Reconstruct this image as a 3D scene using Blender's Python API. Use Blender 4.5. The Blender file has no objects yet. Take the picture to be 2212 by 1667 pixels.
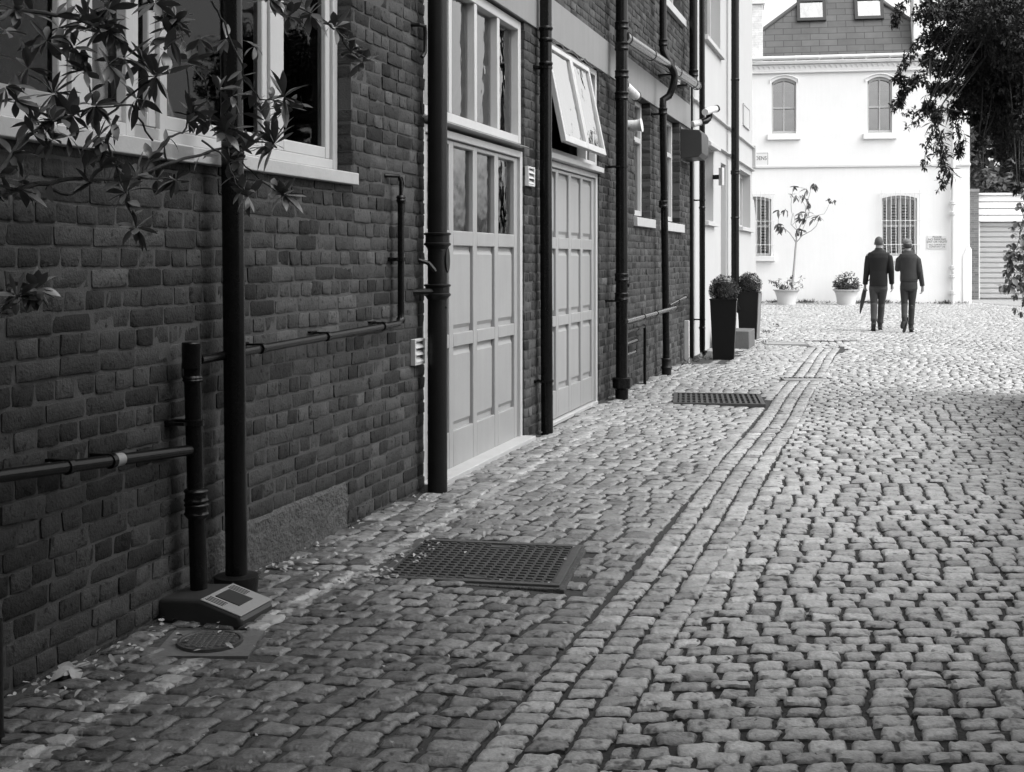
import bpy, bmesh, math, random
import numpy as np
from mathutils import Vector, Matrix, noise
random.seed(7); rng = np.random.default_rng(7)
R = math.radians
SC = bpy.context.scene
C = SC.collection
# ------------------------------------------------------------------ camera, sky, sun, exposure
cam_d = bpy.data.cameras.new('camera'); cam = bpy.data.objects.new('camera', cam_d); C.objects.link(cam)
cam.location = (0, 0, 1.39); cam.rotation_euler = (R(90), 0, 0)
cam_d.sensor_width = 36; cam_d.lens = 2680/2212*36; cam_d.shift_y = -273.5/2212; cam_d.clip_end = 600
SC.camera = cam
SUN_EL, SUN_AZ = 50, 118          # azimuth: degrees clockwise from +Y (towards the far house)
w = bpy.data.worlds.new("World"); SC.world = w; w.use_nodes = True
nt = w.node_tree; nt.nodes.clear()
wo = nt.nodes.new('ShaderNodeOutputWorld'); bg = nt.nodes.new('ShaderNodeBackground')
sky = nt.nodes.new('ShaderNodeTexSky'); sky.sky_type = 'NISHITA'; sky.sun_disc = False
sky.sun_elevation = R(SUN_EL); sky.sun_rotation = R(SUN_AZ); sky.dust_density = 4.0; sky.air_density = 1.5
bw = nt.nodes.new('ShaderNodeRGBToBW')
nt.links.new(sky.outputs[0], bw.inputs[0]); nt.links.new(bw.outputs[0], bg.inputs[0])
bg.inputs[1].default_value = 0.15; nt.links.new(bg.outputs[0], wo.inputs[0])
sl = bpy.data.lights.new('sun', 'SUN'); sl.energy = .5; sl.angle = R(60)
sun = bpy.data.objects.new('sun', sl); C.objects.link(sun)
az = R(SUN_AZ); el = R(SUN_EL)
sdir = Vector((math.sin(az)*math.cos(el), math.cos(az)*math.cos(el), math.sin(el)))
sun.rotation_euler = sdir.to_track_quat('Z', 'Y').to_euler(); sun.location = sdir*60
SC.view_settings.view_transform = 'Standard'; SC.view_settings.look = 'None'
SC.view_settings.exposure = 1.27; SC.view_settings.gamma = 1
SC.render.engine = 'CYCLES'

# ------------------------------------------------------------------ frames
F = 2680.0; HZ = 560.0; CX = 1106.0; CH = 1.39
UX, UY = .2913, .9566            # direction of the left terrace wall
TH = math.atan2(UY, UX)
O = Vector((-2.84, 0, 0))
WR = Matrix.Rotation(TH, 4, 'Z')
def wall2world(s, d=0, z=0): return Vector((O.x+s*UX+d*UY, s*UY-d*UX, z))
def P(x, y=HZ, d=0.0):
    rx = (x-CX)/F; t = (-2.717+d)/(rx*UY-UX)
    return ((rx*t-O.x)*UX+t*UY, CH+(HZ-y)*t/F)
def PS(x, d=0.0): return P(x, HZ, d)[0]
def G(x, y):
    Y = F*CH/(y-HZ); return ((x-CX)/F*Y, Y)
def AT(x, y, Y): return Vector(((x-CX)/F*Y, Y, CH+(HZ-y)*Y/F))
def OFF(x, y): return x-(-2.84+.3045*y)

# ------------------------------------------------------------------ materials
def newmat(name):
    m = bpy.data.materials.new(name); m.use_nodes = True; n = m.node_tree.nodes; b = n['Principled BSDF']
    return m, m.node_tree, b
def N(t, typ, **kw):
    n = t.nodes.new(typ)
    for k, v in kw.items(): setattr(n, k, v)
    return n
def gray(v): return (v, v, v, 1)
def noise_node(t, scale, detail=4, rough=.6, co=None, dist=0):
    n = N(t, 'ShaderNodeTexNoise'); n.inputs['Scale'].default_value = scale; n.inputs['Detail'].default_value = detail
    n.inputs['Roughness'].default_value = rough; n.inputs['Distortion'].default_value = dist
    if co: t.links.new(co, n.inputs['Vector'])
    return n
def ramp(t, src, stops):
    r = N(t, 'ShaderNodeValToRGB'); e = r.color_ramp.elements
    while len(e) < len(stops): e.new(.5)
    for i, (p, v) in enumerate(stops): e[i].position = p; e[i].color = gray(v)
    t.links.new(src, r.inputs[0]); return r
def mathn(t, op, a, b=None, clamp=False):
    n = N(t, 'ShaderNodeMath', operation=op); n.use_clamp = clamp
    for i, x in enumerate((a, b)):
        if x is None: continue
        if isinstance(x, (int, float)): n.inputs[i].default_value = x
        else: t.links.new(x, n.inputs[i])
    return n.outputs[0]
def mat(name, base, rough=.6, var=.25, scale=6, fine=60, finevar=.12, bump=.15, bumpd=.004, metal=0, spec=.5, tone=False, streak=0, coat=0, spots=0, stretch=None):
    m, t, b = newmat(name)
    tc = N(t, 'ShaderNodeTexCoord'); co = tc.outputs['Object']
    if tone: co = N(t, 'ShaderNodeNewGeometry').outputs['Position']
    if stretch:
        mp = N(t, 'ShaderNodeMapping'); mp.inputs['Scale'].default_value = stretch; t.links.new(co, mp.inputs[0]); co = mp.outputs[0]
    a = noise_node(t, scale, 5, .6, co); f = noise_node(t, fine, 3, .6, co)
    v = mathn(t, 'MULTIPLY_ADD', a.outputs[0], 2*var); v.node.inputs[2].default_value = 1-var
    g = mathn(t, 'MULTIPLY_ADD', f.outputs[0], 2*finevar); g.node.inputs[2].default_value = 1-finevar
    v = mathn(t, 'MULTIPLY', v, g)
    if streak:
        mp = N(t, 'ShaderNodeMapping'); mp.inputs['Scale'].default_value = (9, 9, .7); t.links.new(co, mp.inputs[0])
        s = noise_node(t, 1.5, 4, .6, mp.outputs[0])
        s2 = mathn(t, 'MULTIPLY_ADD', s.outputs[0], 2*streak); s2.node.inputs[2].default_value = 1-streak
        v = mathn(t, 'MULTIPLY', v, s2)
    if spots:
        sp = noise_node(t, spots, 2, .5, co); r = ramp(t, sp.outputs[0], [(.30, .35), (.40, 1)])
        v = mathn(t, 'MULTIPLY', v, r.outputs[0])
    if tone:
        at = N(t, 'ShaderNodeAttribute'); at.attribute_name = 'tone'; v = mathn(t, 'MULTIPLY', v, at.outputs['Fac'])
    c = mathn(t, 'MULTIPLY', v, base, True)
    t.links.new(c, b.inputs['Base Color'])
    b.inputs['Roughness'].default_value = rough; b.inputs['Metallic'].default_value = metal
    b.inputs['Specular IOR Level'].default_value = spec
    if coat: b.inputs['Coat Weight'].default_value = coat; b.inputs['Coat Roughness'].default_value = .15
    if bump:
        bn = N(t, 'ShaderNodeBump'); bn.inputs['Strength'].default_value = bump; bn.inputs['Distance'].default_value = bumpd
        h = mathn(t, 'ADD', f.outputs[0], a.outputs[0]); t.links.new(h, bn.inputs['Height']); t.links.new(bn.outputs[0], b.inputs['Normal'])
    return m
M = {}
M['brick'] = mat('brick', .046, .85, .45, 14, 90, .25, .8, .006, tone=True, spots=38, spec=.2)
M['mortar'] = mat('mortar', .074, .9, .35, 5, 110, .25, .7, .004, spec=.2)
M['brick_plain'] = mat('brick_plain', .16, .9, .3, 5, 60, .2, .6, .005)
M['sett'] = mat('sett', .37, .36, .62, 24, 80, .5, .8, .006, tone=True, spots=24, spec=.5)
M['joint'] = mat('joint', .04, .95, .4, 3, 70, .3, .8, .01)
M['apron'] = mat('apron', .28, .8, .25, 3, 60, .15, .4, .004)
M['concrete'] = mat('concrete', .075, .95, .35, 8, 45, .35, 1.0, .02, spots=60)
M['stone_step'] = mat('stone_step', .10, .8, .3, 6, 60, .2, .5, .006)
M['black_pipe'] = mat('black_pipe', .006, .24, .4, 12, 130, .25, .25, .002, streak=.3, spec=.22)
M['black_iron'] = mat('black_iron', .008, .38, .4, 10, 90, .3, .5, .003, spec=.25)
M['white_paint'] = mat('white_paint', .44, .45, .08, 4, 50, .04, .1, .002, streak=.06)
M['door_paint'] = mat('door_paint', .285, .42, .12, 2.2, 40, .05, .15, .002, streak=.10)
M['sill_paint'] = mat('sill_paint', .40, .6, .15, 8, 60, .08, .3, .003)
M['band_stucco'] = mat('band_stucco', .20, .85, .1, 3, 70, .06, .25, .003, streak=.12)
M['side_stucco'] = mat('side_stucco', .42, .8, .06, 2, 60, .04, .2, .003, streak=.06)
M['house_paint'] = mat('house_paint', .87, .8, .05, 1.3, 30, .03, .4, .006, streak=.04)
M['gutter_paint'] = mat('gutter_paint', .75, .5, .06, 3, 40, .04, .1, .002)
M['plastic_vent'] = mat('plastic_vent', .5, .45, .08, 5, 50, .05, .05, .001)
M['flue_white'] = mat('flue_white', .62, .5, .2, 6, 40, .1, .1, .002, spots=14)
M['gray_pipe'] = mat('gray_pipe', .035, .22, .2, 10, 80, .15, .1, .001, coat=.4)
M['steel'] = mat('steel', .6, .3, .1, 8, 60, .1, .05, .001, metal=1)
M['planter'] = mat('planter', .006, .4, .3, 6, 70, .15, .1, .001, spec=.25)
M['wood_edge'] = mat('wood_edge', .16, .6, .3, 4, 60, .2, .3, .002, streak=.4)
M['bin_dark'] = mat('bin_dark', .025, .45, .2, 8, 90, .15, .1, .001)
M['bin_light'] = mat('bin_light', .24, .5, .12, 8, 90, .1, .1, .001)
M['iron_cover'] = mat('iron_cover', .05, .5, .4, 9, 80, .3, .6, .004)
M['iron_cover_worn'] = mat('iron_cover_worn', .07, .5, .4, 12, 80, .3, .5, .003)
M['leaf_dark'] = mat('leaf_dark', .13, .28, .5, 9, 60, .15, .1, .001, spec=.6)
M['leaf_vine'] = mat('leaf_vine', .04, .6, .4, 6, 60, .15, .1, .001, spec=.35)
M['leaf_far'] = mat('leaf_far', .10, .6, .6, 1.2, 60, .2, .1, .001)
M['leaf_box'] = mat('leaf_box', .035, .6, .4, 12, 60, .2, .1, .001)
M['leaf_ivy'] = mat('leaf_ivy', .30, .6, .5, 8, 60, .2, .1, .001)
M['leaf_litter'] = mat('leaf_litter', .30, .6, .5, 22, 90, .2, .1, .001)
M['bark'] = mat('bark', .05, .8, .3, 14, 80, .3, .6, .004)
M['bark_pale'] = mat('bark_pale', .35, .8, .2, 14, 80, .2, .4, .003)
M['pot_white'] = mat('pot_white', .62, .6, .1, 3, 40, .05, .1, .002)
M['roller'] = mat('roller', .42, .5, .08, 3, 40, .04, .1, .002)
M['fascia'] = mat('fascia', .75, .55, .05, 3, 40, .04, .1, .002)
M['skin'] = mat('skin', .22, .55, .08, 10, 90, .04, .1, .001)
M['hair'] = mat('hair', .03, .7, .3, 30, 200, .3, .6, .003)
M['shaved_hair'] = mat('shaved_hair', .07, .75, .2, 30, 200, .3, .3, .002)
M['jacket_dark'] = mat('jacket_dark', .012, .9, .25, 9, 160, .2, .4, .003)
M['denim'] = mat('denim', .034, .9, .3, 9, 160, .25, .5, .003)
M['jeans'] = mat('jeans', .05, .9, .4, 7, 160, .2, .5, .004)
M['jeans_black'] = mat('jeans_black', .03, .9, .35, 7, 160, .2, .5, .004)
M['shoe'] = mat('shoe', .015, .6, .2, 10, 90, .1, .2, .002)
M['sole'] = mat('sole', .05, .7, .2, 10, 90, .1, .2, .002)
M['cap'] = mat('cap', .16, .9, .25, 12, 160, .2, .4, .003)
M['umbrella_cloth'] = mat('umbrella_cloth', .02, .6, .3, 12, 100, .2, .3, .002)
M['ink'] = mat('ink', .05, .7, .1, 9, 60, .05, 0)
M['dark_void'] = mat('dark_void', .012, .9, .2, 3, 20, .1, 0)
M['curtain'] = mat('curtain', .05, .9, .2, 3, 50, .1, .1, .002)
M['blind'] = mat('blind', .5, .8, .06, 3, 50, .05, .1, .002)
M['slat'] = mat('slat', .7, .6, .06, 3, 50, .05, .1, .002)
M['sign_white'] = mat('sign_white', .78, .5, .04, 3, 50, .03, .05, .001)
def glassmat(name, tint=.5, reflect=.25, wob=.25, ws=2.2, ior=1.5):
    m, t, b = newmat(name); t.nodes.remove(b)
    out = [n for n in t.nodes if n.type == 'OUTPUT_MATERIAL'][0]
    tr = N(t, 'ShaderNodeBsdfTransparent'); tr.inputs[0].default_value = gray(tint)
    gl = N(t, 'ShaderNodeBsdfGlossy'); gl.inputs['Roughness'].default_value = .02; gl.inputs[0].default_value = gray(.95)
    fr = N(t, 'ShaderNodeFresnel'); fr.inputs[0].default_value = ior
    f2 = mathn(t, 'MAXIMUM', fr.outputs[0], reflect)
    tc = N(t, 'ShaderNodeTexCoord'); n = noise_node(t, ws, 2, .5, tc.outputs['Object']); bn = N(t, 'ShaderNodeBump')
    bn.inputs['Strength'].default_value = wob; bn.inputs['Distance'].default_value = .02; t.links.new(n.outputs[0], bn.inputs['Height'])
    t.links.new(bn.outputs[0], gl.inputs['Normal'])
    mx = N(t, 'ShaderNodeMixShader'); t.links.new(f2, mx.inputs[0]); t.links.new(tr.outputs[0], mx.inputs[1]); t.links.new(gl.outputs[0], mx.inputs[2])
    t.links.new(mx.outputs[0], out.inputs[0]); return m
M['glass'] = glassmat('glass', .4, .04, ior=1.22)
M['glass_door'] = glassmat('glass_door', .7, .30, .5, 5)
M['glass_clear'] = glassmat('glass_clear', .9, .05, .1)
M['glass_sash'] = glassmat('glass_sash', .6, .68, .5, 4)
M['glass_far'] = glassmat('glass_far', .45, .26, .3, 1.5)
def slate():
    m, t, b = newmat('slate')
    tc = N(t, 'ShaderNodeTexCoord'); br = N(t, 'ShaderNodeTexBrick'); t.links.new(tc.outputs['UV'], br.inputs['Vector'])
    br.inputs['Scale'].default_value = 1; br.inputs['Brick Width'].default_value = .56; br.inputs['Row Height'].default_value = .225
    br.inputs['Mortar Size'].default_value = .011; br.inputs['Mortar Smooth'].default_value = .1; br.inputs['Bias'].default_value = 0
    br.inputs['Color1'].default_value = gray(.088); br.inputs['Color2'].default_value = gray(.118); br.inputs['Mortar'].default_value = gray(.04)
    n = noise_node(t, 2.5, 4, .6, tc.outputs['Object']); v = mathn(t, 'MULTIPLY_ADD', n.outputs[0], .7); v.node.inputs[2].default_value = .65
    c = mathn(t, 'MULTIPLY', br.outputs['Color'], v); t.links.new(c, b.inputs['Base Color']); b.inputs['Roughness'].default_value = .5
    bn = N(t, 'ShaderNodeBump'); bn.inputs['Strength'].default_value = .5; bn.inputs['Distance'].default_value = .01; bn.invert = True
    t.links.new(br.outputs['Fac'], bn.inputs['Height']); t.links.new(bn.outputs[0], b.inputs['Normal']); return m
M['slate'] = slate()
def brickmat(name, c1, c2, mo):
    m, t, b = newmat(name)
    tc = N(t, 'ShaderNodeTexCoord'); br = N(t, 'ShaderNodeTexBrick'); t.links.new(tc.outputs['UV'], br.inputs['Vector'])
    br.inputs['Scale'].default_value = 1; br.inputs['Brick Width'].default_value = .225; br.inputs['Row Height'].default_value = .075
    br.inputs['Mortar Size'].default_value = .008; br.inputs['Bias'].default_value = 0
    br.inputs['Color1'].default_value = gray(c1); br.inputs['Color2'].default_value = gray(c2); br.inputs['Mortar'].default_value = gray(mo)
    n = noise_node(t, 5, 4, .6, tc.outputs['Object']); v = mathn(t, 'MULTIPLY_ADD', n.outputs[0], .8); v.node.inputs[2].default_value = .6
    c = mathn(t, 'MULTIPLY', br.outputs['Color'], v); t.links.new(c, b.inputs['Base Color']); b.inputs['Roughness'].default_value = .9
    bn = N(t, 'ShaderNodeBump'); bn.inputs['Strength'].default_value = .6; bn.inputs['Distance'].default_value = .008; bn.invert = True
    t.links.new(br.outputs['Fac'], bn.inputs['Height']); t.links.new(bn.outputs[0], b.inputs['Normal']); return m
M['brick_uv'] = brickmat('brick_uv', .10, .18, .2)
M['brick_white_uv'] = brickmat('brick_white_uv', .8, .84, .72)

# sett paint line: worn white paint that belongs to the stones next to the wall
def add_paint(m):
    t = m.node_tree; b = t.nodes['Principled BSDF']
    src = b.inputs['Base Color'].links[0].from_socket
    g = N(t, 'ShaderNodeNewGeometry'); sx = N(t, 'ShaderNodeSeparateXYZ'); t.links.new(g.outputs['Position'], sx.inputs[0])
    o = mathn(t, 'MULTIPLY_ADD', sx.outputs['Y'], -.3045); t.links.new(sx.outputs['X'], o.node.inputs[2]); o = mathn(t, 'ADD', o, 2.84-.445)
    wv = noise_node(t, .8, 2, .5, g.outputs['Position']); o = mathn(t, 'ADD', o, mathn(t, 'MULTIPLY', mathn(t, 'SUBTRACT', wv.outputs[0], .5), .07))
    n1 = noise_node(t, 26, 5, .65, g.outputs['Position']); e = mathn(t, 'MULTIPLY', mathn(t, 'SUBTRACT', n1.outputs[0], .5), .09)
    d = mathn(t, 'ABSOLUTE', mathn(t, 'ADD', o, e)); inside = mathn(t, 'LESS_THAN', d, .043)
    n2 = noise_node(t, 5.5, 5, .7, g.outputs['Position']); wr = ramp(t, n2.outputs[0], [(.44, 0), (.50, 1)])
    ym = mathn(t, 'LESS_THAN', sx.outputs['Y'], 20.5)
    k = mathn(t, 'MULTIPLY', inside, wr.outputs[0]); k = mathn(t, 'MULTIPLY', k, ym); k = mathn(t, 'MULTIPLY', k, .68)
    mx = N(t, 'ShaderNodeMix', data_type='RGBA'); t.links.new(k, mx.inputs[0]); t.links.new(src, mx.inputs[6]); mx.inputs[7].default_value = gray(.40)
    t.links.new(mx.outputs[2], b.inputs['Base Color'])
def add_silt(m):   # pale silt packed between the stones of the wall-side strip
    t = m.node_tree; b = t.nodes['Principled BSDF']; src = b.inputs['Base Color'].links[0].from_socket
    g = N(t, 'ShaderNodeNewGeometry'); sx = N(t, 'ShaderNodeSeparateXYZ'); t.links.new(g.outputs['Position'], sx.inputs[0])
    o = mathn(t, 'MULTIPLY_ADD', sx.outputs['Y'], -.3045); t.links.new(sx.outputs['X'], o.node.inputs[2]); o = mathn(t, 'ADD', o, 2.84)
    n = noise_node(t, 1.6, 4, .6, g.outputs['Position']); o = mathn(t, 'ADD', o, mathn(t, 'MULTIPLY', mathn(t, 'SUBTRACT', n.outputs[0], .5), 1.4))
    r = N(t, 'ShaderNodeMapRange'); r.inputs[1].default_value = 1.9; r.inputs[2].default_value = 1.2; t.links.new(o, r.inputs[0])
    k = mathn(t, 'MULTIPLY', r.outputs[0], mathn(t, 'MULTIPLY_ADD', n.outputs[0], .6))
    mx = N(t, 'ShaderNodeMix', data_type='RGBA'); t.links.new(k, mx.inputs[0]); t.links.new(src, mx.inputs[6]); mx.inputs[7].default_value = gray(.05)
    t.links.new(mx.outputs[2], b.inputs['Base Color'])
add_silt(M['joint']); add_paint(M['sett']); add_paint(M['joint'])

# ------------------------------------------------------------------ object helpers
def tag(o, label, cat, group=None, kind=None):
    if label: o['label'] = label
    if cat: o['category'] = cat
    if group: o['group'] = group
    if kind: o['kind'] = kind
    return o
def thing(name, label, cat, loc=(0, 0, 0), rz=0, group=None):
    o = bpy.data.objects.new(name, None); C.objects.link(o); o.location = loc; o.rotation_euler = (0, 0, rz); o.empty_display_size = .1
    tag(o, label, cat, group); o['_o'] = 0; del o['_o']; return o
def wthing(name, label, cat, s, d=0, z=0, group=None):
    o = thing(name, label, cat, wall2world(s, d, z), TH, group); return o
ORG = {}
def finish(me, angle=35, smooth=True):
    if smooth:
        me.shade_smooth(); me.set_sharp_from_angle(angle=R(angle))
def npmesh(name, v, f, mats, parent=None, tone=None, smooth=True, angle=50, midx=None):
    me = bpy.data.meshes.new(name); v = np.asarray(v, dtype=np.float32)
    if isinstance(f, np.ndarray) and f.ndim == 2:
        n, k = f.shape; me.vertices.add(len(v)); me.vertices.foreach_set('co', v.ravel())
        me.loops.add(n*k); me.loops.foreach_set('vertex_index', f.astype(np.int32).ravel())
        me.polygons.add(n); me.polygons.foreach_set('loop_start', np.arange(0, n*k, k, dtype=np.int32))
        me.update(calc_edges=True)
    else: me.from_pydata(v.tolist(), [], f)
    for m in (mats if isinstance(mats, (list, tuple)) else [mats]): me.materials.append(m)
    if midx is not None: me.polygons.foreach_set('material_index', np.asarray(midx, dtype=np.int32))
    if tone is not None:
        a = me.attributes.new('tone', 'FLOAT', 'FACE'); a.data.foreach_set('value', np.asarray(tone, dtype=np.float32))
    finish(me, angle, smooth)
    o = bpy.data.objects.new(name, me); C.objects.link(o)
    if parent: o.parent = parent
    return o
class MB:
    def __init__(s): s.v = []; s.f = []; s.uv = None
    def add(s, v, f):
        n = len(s.v); s.v += [tuple(p) for p in v]; s.f += [tuple(i+n for i in q) for q in f]; return s
    def box(s, a, b):
        x0, x1 = sorted((a[0], b[0])); y0, y1 = sorted((a[1], b[1])); z0, z1 = sorted((a[2], b[2]))
        return s.hexa([(x0, y0, z0), (x1, y0, z0), (x1, y1, z0), (x0, y1, z0), (x0, y0, z1), (x1, y0, z1), (x1, y1, z1), (x0, y1, z1)])
    def hexa(s, p): return s.add(p, [(0, 3, 2, 1), (4, 5, 6, 7), (0, 1, 5, 4), (1, 2, 6, 5), (2, 3, 7, 6), (3, 0, 4, 7)])
    def wb(s, s0, s1, d0, d1, z0, z1): return s.box((s0, -d0, z0), (s1, -d1, z1))
    def prism(s, pts, off):   # polygon of 3d points extruded by vector
        n = len(pts); off = Vector(off); a = [Vector(p) for p in pts]; b = [p+off for p in a]
        return s.add(a+b, [tuple(range(n)), tuple(range(2*n-1, n-1, -1))]+[(i, (i+1) % n, (i+1) % n+n, i+n) for i in range(n)])
    def tube(s, pts, r, n=12, cap=True, flat=None):
        pts = [Vector(p) for p in pts]; k = len(pts); rs = r if isinstance(r, (list, tuple)) else [r]*k
        base = len(s.v); up = None
        for i, p in enumerate(pts):
            t = (pts[min(i+1, k-1)]-pts[max(i-1, 0)]); t = t.normalized() if t.length > 1e-9 else Vector((0, 0, 1))
            if up is None:
                up = Vector((0, 0, 1)) if abs(t.z) < .9 else Vector((1, 0, 0))
            a = t.cross(up)
            if a.length < 1e-5: a = t.cross(Vector((0, 1, 0)))
            a.normalize(); b = a.cross(t).normalized(); up = b
            ri = rs[i]; ra, rb = ri if isinstance(ri, (list, tuple)) else (ri, ri)
            for j in range(n):
                q = 2*math.pi*j/n; s.v.append(tuple(p+a*math.cos(q)*ra+b*math.sin(q)*rb))
        for i in range(k-1):
            for j in range(n):
                s.f.append((base+i*n+j, base+i*n+(j+1) % n, base+(i+1)*n+(j+1) % n, base+(i+1)*n+j))
        if cap: s.f.append(tuple(base+j for j in range(n))[::-1]); s.f.append(tuple(base+(k-1)*n+j for j in range(n)))
        return s
    def loft(s, secs, n=20):  # horizontal elliptical sections (x,y,z,rx,ry)
        base = len(s.v)
        for (x, y, z, rx, ry) in secs:
            for j in range(n):
                q = 2*math.pi*j/n; s.v.append((x+math.cos(q)*rx, y+math.sin(q)*ry, z))
        for i in range(len(secs)-1):
            for j in range(n): s.f.append((base+i*n+j, base+i*n+(j+1) % n, base+(i+1)*n+(j+1) % n, base+(i+1)*n+j))
        s.f.append(tuple(base+j for j in range(n))[::-1]); s.f.append(tuple(base+(len(secs)-1)*n+j for j in range(n))); return s
    def lathe(s, prof, c=(0, 0), n=24): return s.loft([(c[0], c[1], z, r, r) for r, z in prof], n)
    def ell(s, c, r, n=16, m=10):
        return s.loft([(c[0], c[1], c[2]+r[2]*math.sin(a), r[0]*math.cos(a), r[1]*math.cos(a)) for a in [R(-89.5+179*i/m) for i in range(m+1)]], n)
    def build(s, name, m, parent=None, org=(0, 0, 0), bevel=0, smooth=True, angle=35, label=None, remesh=0, sub=0, smooth_it=0, seg=2, normals=True):
        me = bpy.data.meshes.new(name); me.from_pydata([(a-org[0], b-org[1], c-org[2]) for a, b, c in s.v], [], s.f)
        if normals:
            bm = bmesh.new(); bm.from_mesh(me); bmesh.ops.recalc_face_normals(bm, faces=bm.faces); bm.to_mesh(me); bm.free()
        me.materials.append(m); finish(me, angle, smooth)
        o = bpy.data.objects.new(name, me); C.objects.link(o)
        if parent: o.parent = parent
        if label: o['label'] = label
        if bevel:
            b = o.modifiers.new('bevel', 'BEVEL'); b.width = bevel; b.segments = seg; b.limit_method = 'ANGLE'; b.angle_limit = R(40); b.harden_normals = False
        if remesh:
            r = o.modifiers.new('remesh', 'REMESH'); r.mode = 'VOXEL'; r.voxel_size = remesh; r.use_smooth_shade = True
            if smooth_it: q = o.modifiers.new('smooth', 'SMOOTH'); q.iterations = smooth_it; q.factor = .5
        return o
def uvbox(o, sx=1, sy=1):
    """planar uv in metres by dominant local axis"""
    me = o.data; uv = me.uv_layers.new(name='uv')
    for p in me.polygons:
        n = p.normal
        for li in p.loop_indices:
            c = me.vertices[me.loops[li].vertex_index].co
            if abs(n.z) > .93: u, v = c.x, c.y
            elif abs(n.x) > abs(n.y): u, v = c.y, c.z/max(.2, math.hypot(n.x, n.y))
            else: u, v = c.x, c.z/max(.2, math.hypot(n.x, n.y))
            uv.data[li].uv = (u*sx, v*sy)
    return o
def text_obj(txt, size, m, parent, loc, rot, name='lettering', align='CENTER', space=1.0, extr=.002, sx=1.0):
    cu = bpy.data.curves.new('t', 'FONT'); cu.body = txt; cu.size = size; cu.align_x = align; cu.align_y = 'CENTER'; cu.extrude = extr; cu.space_character = space
    tmp = bpy.data.objects.new('t', cu); C.objects.link(tmp)
    dg = bpy.context.evaluated_depsgraph_get(); me = bpy.data.meshes.new_from_object(tmp.evaluated_get(dg)); bpy.data.objects.remove(tmp)
    me.materials.append(m); o = bpy.data.objects.new(name, me); C.objects.link(o); o.parent = parent; o.location = loc; o.rotation_euler = rot; o.scale = (sx, 1, 1); return o

# ------------------------------------------------------------------ GROUND
def blocks(cx, cy, cz, hx, hy, hz, rot, n, m, dome, rough, jit, tone, skirt, seed=0, axis='ground', sk=1.0, vd=.1, shear=0.0):
    """rounded stones/bricks as one array; returns verts, quads, tone per face (local a,b in plane, c out)"""
    rg = np.random.default_rng(seed); K = len(cx)
    def ax_(n):
        if n <= 3: return np.linspace(-1, 1, n)
        k = np.linspace(-1, 1, n-2)*.86; return np.concatenate([[-1], k, [1]])
    u = ax_(n); v = ax_(m); U, V = np.meshgrid(u, v, indexing='ij'); U = U.ravel(); V = V.ravel()
    # rounded corners
    ed = np.maximum(np.abs(U), np.abs(V)); inner = ed < .999
    su = np.where(np.abs(U) > .6, np.sign(U)*(.6+(np.abs(U)-.6)*1), U)
    cr = np.where((np.abs(U) > .999) & (np.abs(V) > .999), .95, 1.0)
    uu = su*cr; vv = V*cr
    kx = rg.normal(0, jit, (K, 4)); ky = rg.normal(0, jit, (K, 4))
    w4 = np.stack([(1-U)*(1-V), (1+U)*(1-V), (1+U)*(1+V), (1-U)*(1+V)])/4
    A = hx[:, None]*uu[None]*1+kx@w4; B = hy[:, None]*vv[None]+ky@w4
    edge = (ed > .999)
    A += rg.normal(0, 1, A.shape)*np.where(edge, jit*.5, jit*.2); B += rg.normal(0, 1, B.shape)*np.where(edge, jit*.45, jit*.2)
    H = -(np.abs(V)**2.4*dome*vd+np.abs(U)**6*dome*.3+np.where(edge, dome*.8, 0))[None]+rg.normal(0, 1, A.shape)*rough+rg.normal(0, rough*1.1, (K, 1))*U[None]+rg.normal(0, rough*1.1, (K, 1))*V[None]
    Cc = hz[:, None]+H
    # skirt ring
    ring = [i*m for i in range(n)]+[(n-1)*m+j for j in range(1, m)]+[i*m+m-1 for i in range(n-2, -1, -1)]+[j for j in range(m-2, 0, -1)]
    ring = np.array(ring); A2 = A[:, ring]*1.03; B2 = B[:, ring]*1.03; C2 = np.full(A2.shape, -skirt)
    A = np.concatenate([A, A2], 1); B = np.concatenate([B, B2], 1); Cc = np.concatenate([Cc, C2], 1)
    q = []
    for i in range(n-1):
        for j in range(m-1): q.append((i*m+j, (i+1)*m+j, (i+1)*m+j+1, i*m+j+1))
    L = len(ring); b = n*m
    for i in range(L):
        j = (i+1) % L; q.append((ring[i], b+i, b+j, ring[j]))
    q = np.array(q); nv = n*m+L
    F4 = (q[None]+(np.arange(K)*nv)[:, None, None]).reshape(-1, 4)
    c, s_ = np.cos(rot)[:, None], np.sin(rot)[:, None]
    X = cx[:, None]+A*c-B*s_+shear*B; Y = cy[:, None]+A*s_+B*c; Z = cz[:, None]+Cc
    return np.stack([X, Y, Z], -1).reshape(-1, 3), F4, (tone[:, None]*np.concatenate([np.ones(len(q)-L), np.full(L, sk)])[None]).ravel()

ARC_C = np.array([3.35, 20.0])   # the channel bends to the left round this point at the far end
def gz(x, y):   # gentle fall towards the channel
    o = OFF(x, y)
    if y > 21.5 or y < 1 or o < 0: return 0.0
    return -.028*math.exp(-((o-1.84)/.55)**2)+.012*math.sin(x*1.3+y*.7)*min(1, max(0, o-2.4))
COVER = [(-.13, 5.76, .41, .38, R(-10.5)), (2.06, 12.42, .44, .47, R(-8)), (-1.10, 4.52, .17, .15, R(0)), (3.46, 14.75, .27, .2, R(0)), (4.55, 20.6, .33, .3, R(-8))]
def blocked(x, y, pad=.03):
    for (a, b, hx, hy, r) in COVER:
        dx, dy = x-a, y-b; u = dx*math.cos(r)+dy*math.sin(r); v = -dx*math.sin(r)+dy*math.cos(r)
        if abs(u) < hx+pad and abs(v) < hy+pad: return True
    return False
def pitch(y): return float(np.interp(y, [3, 4.2, 5.1, 6.2, 7.3], [.088, .092, .101, .130, .142]))
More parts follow.
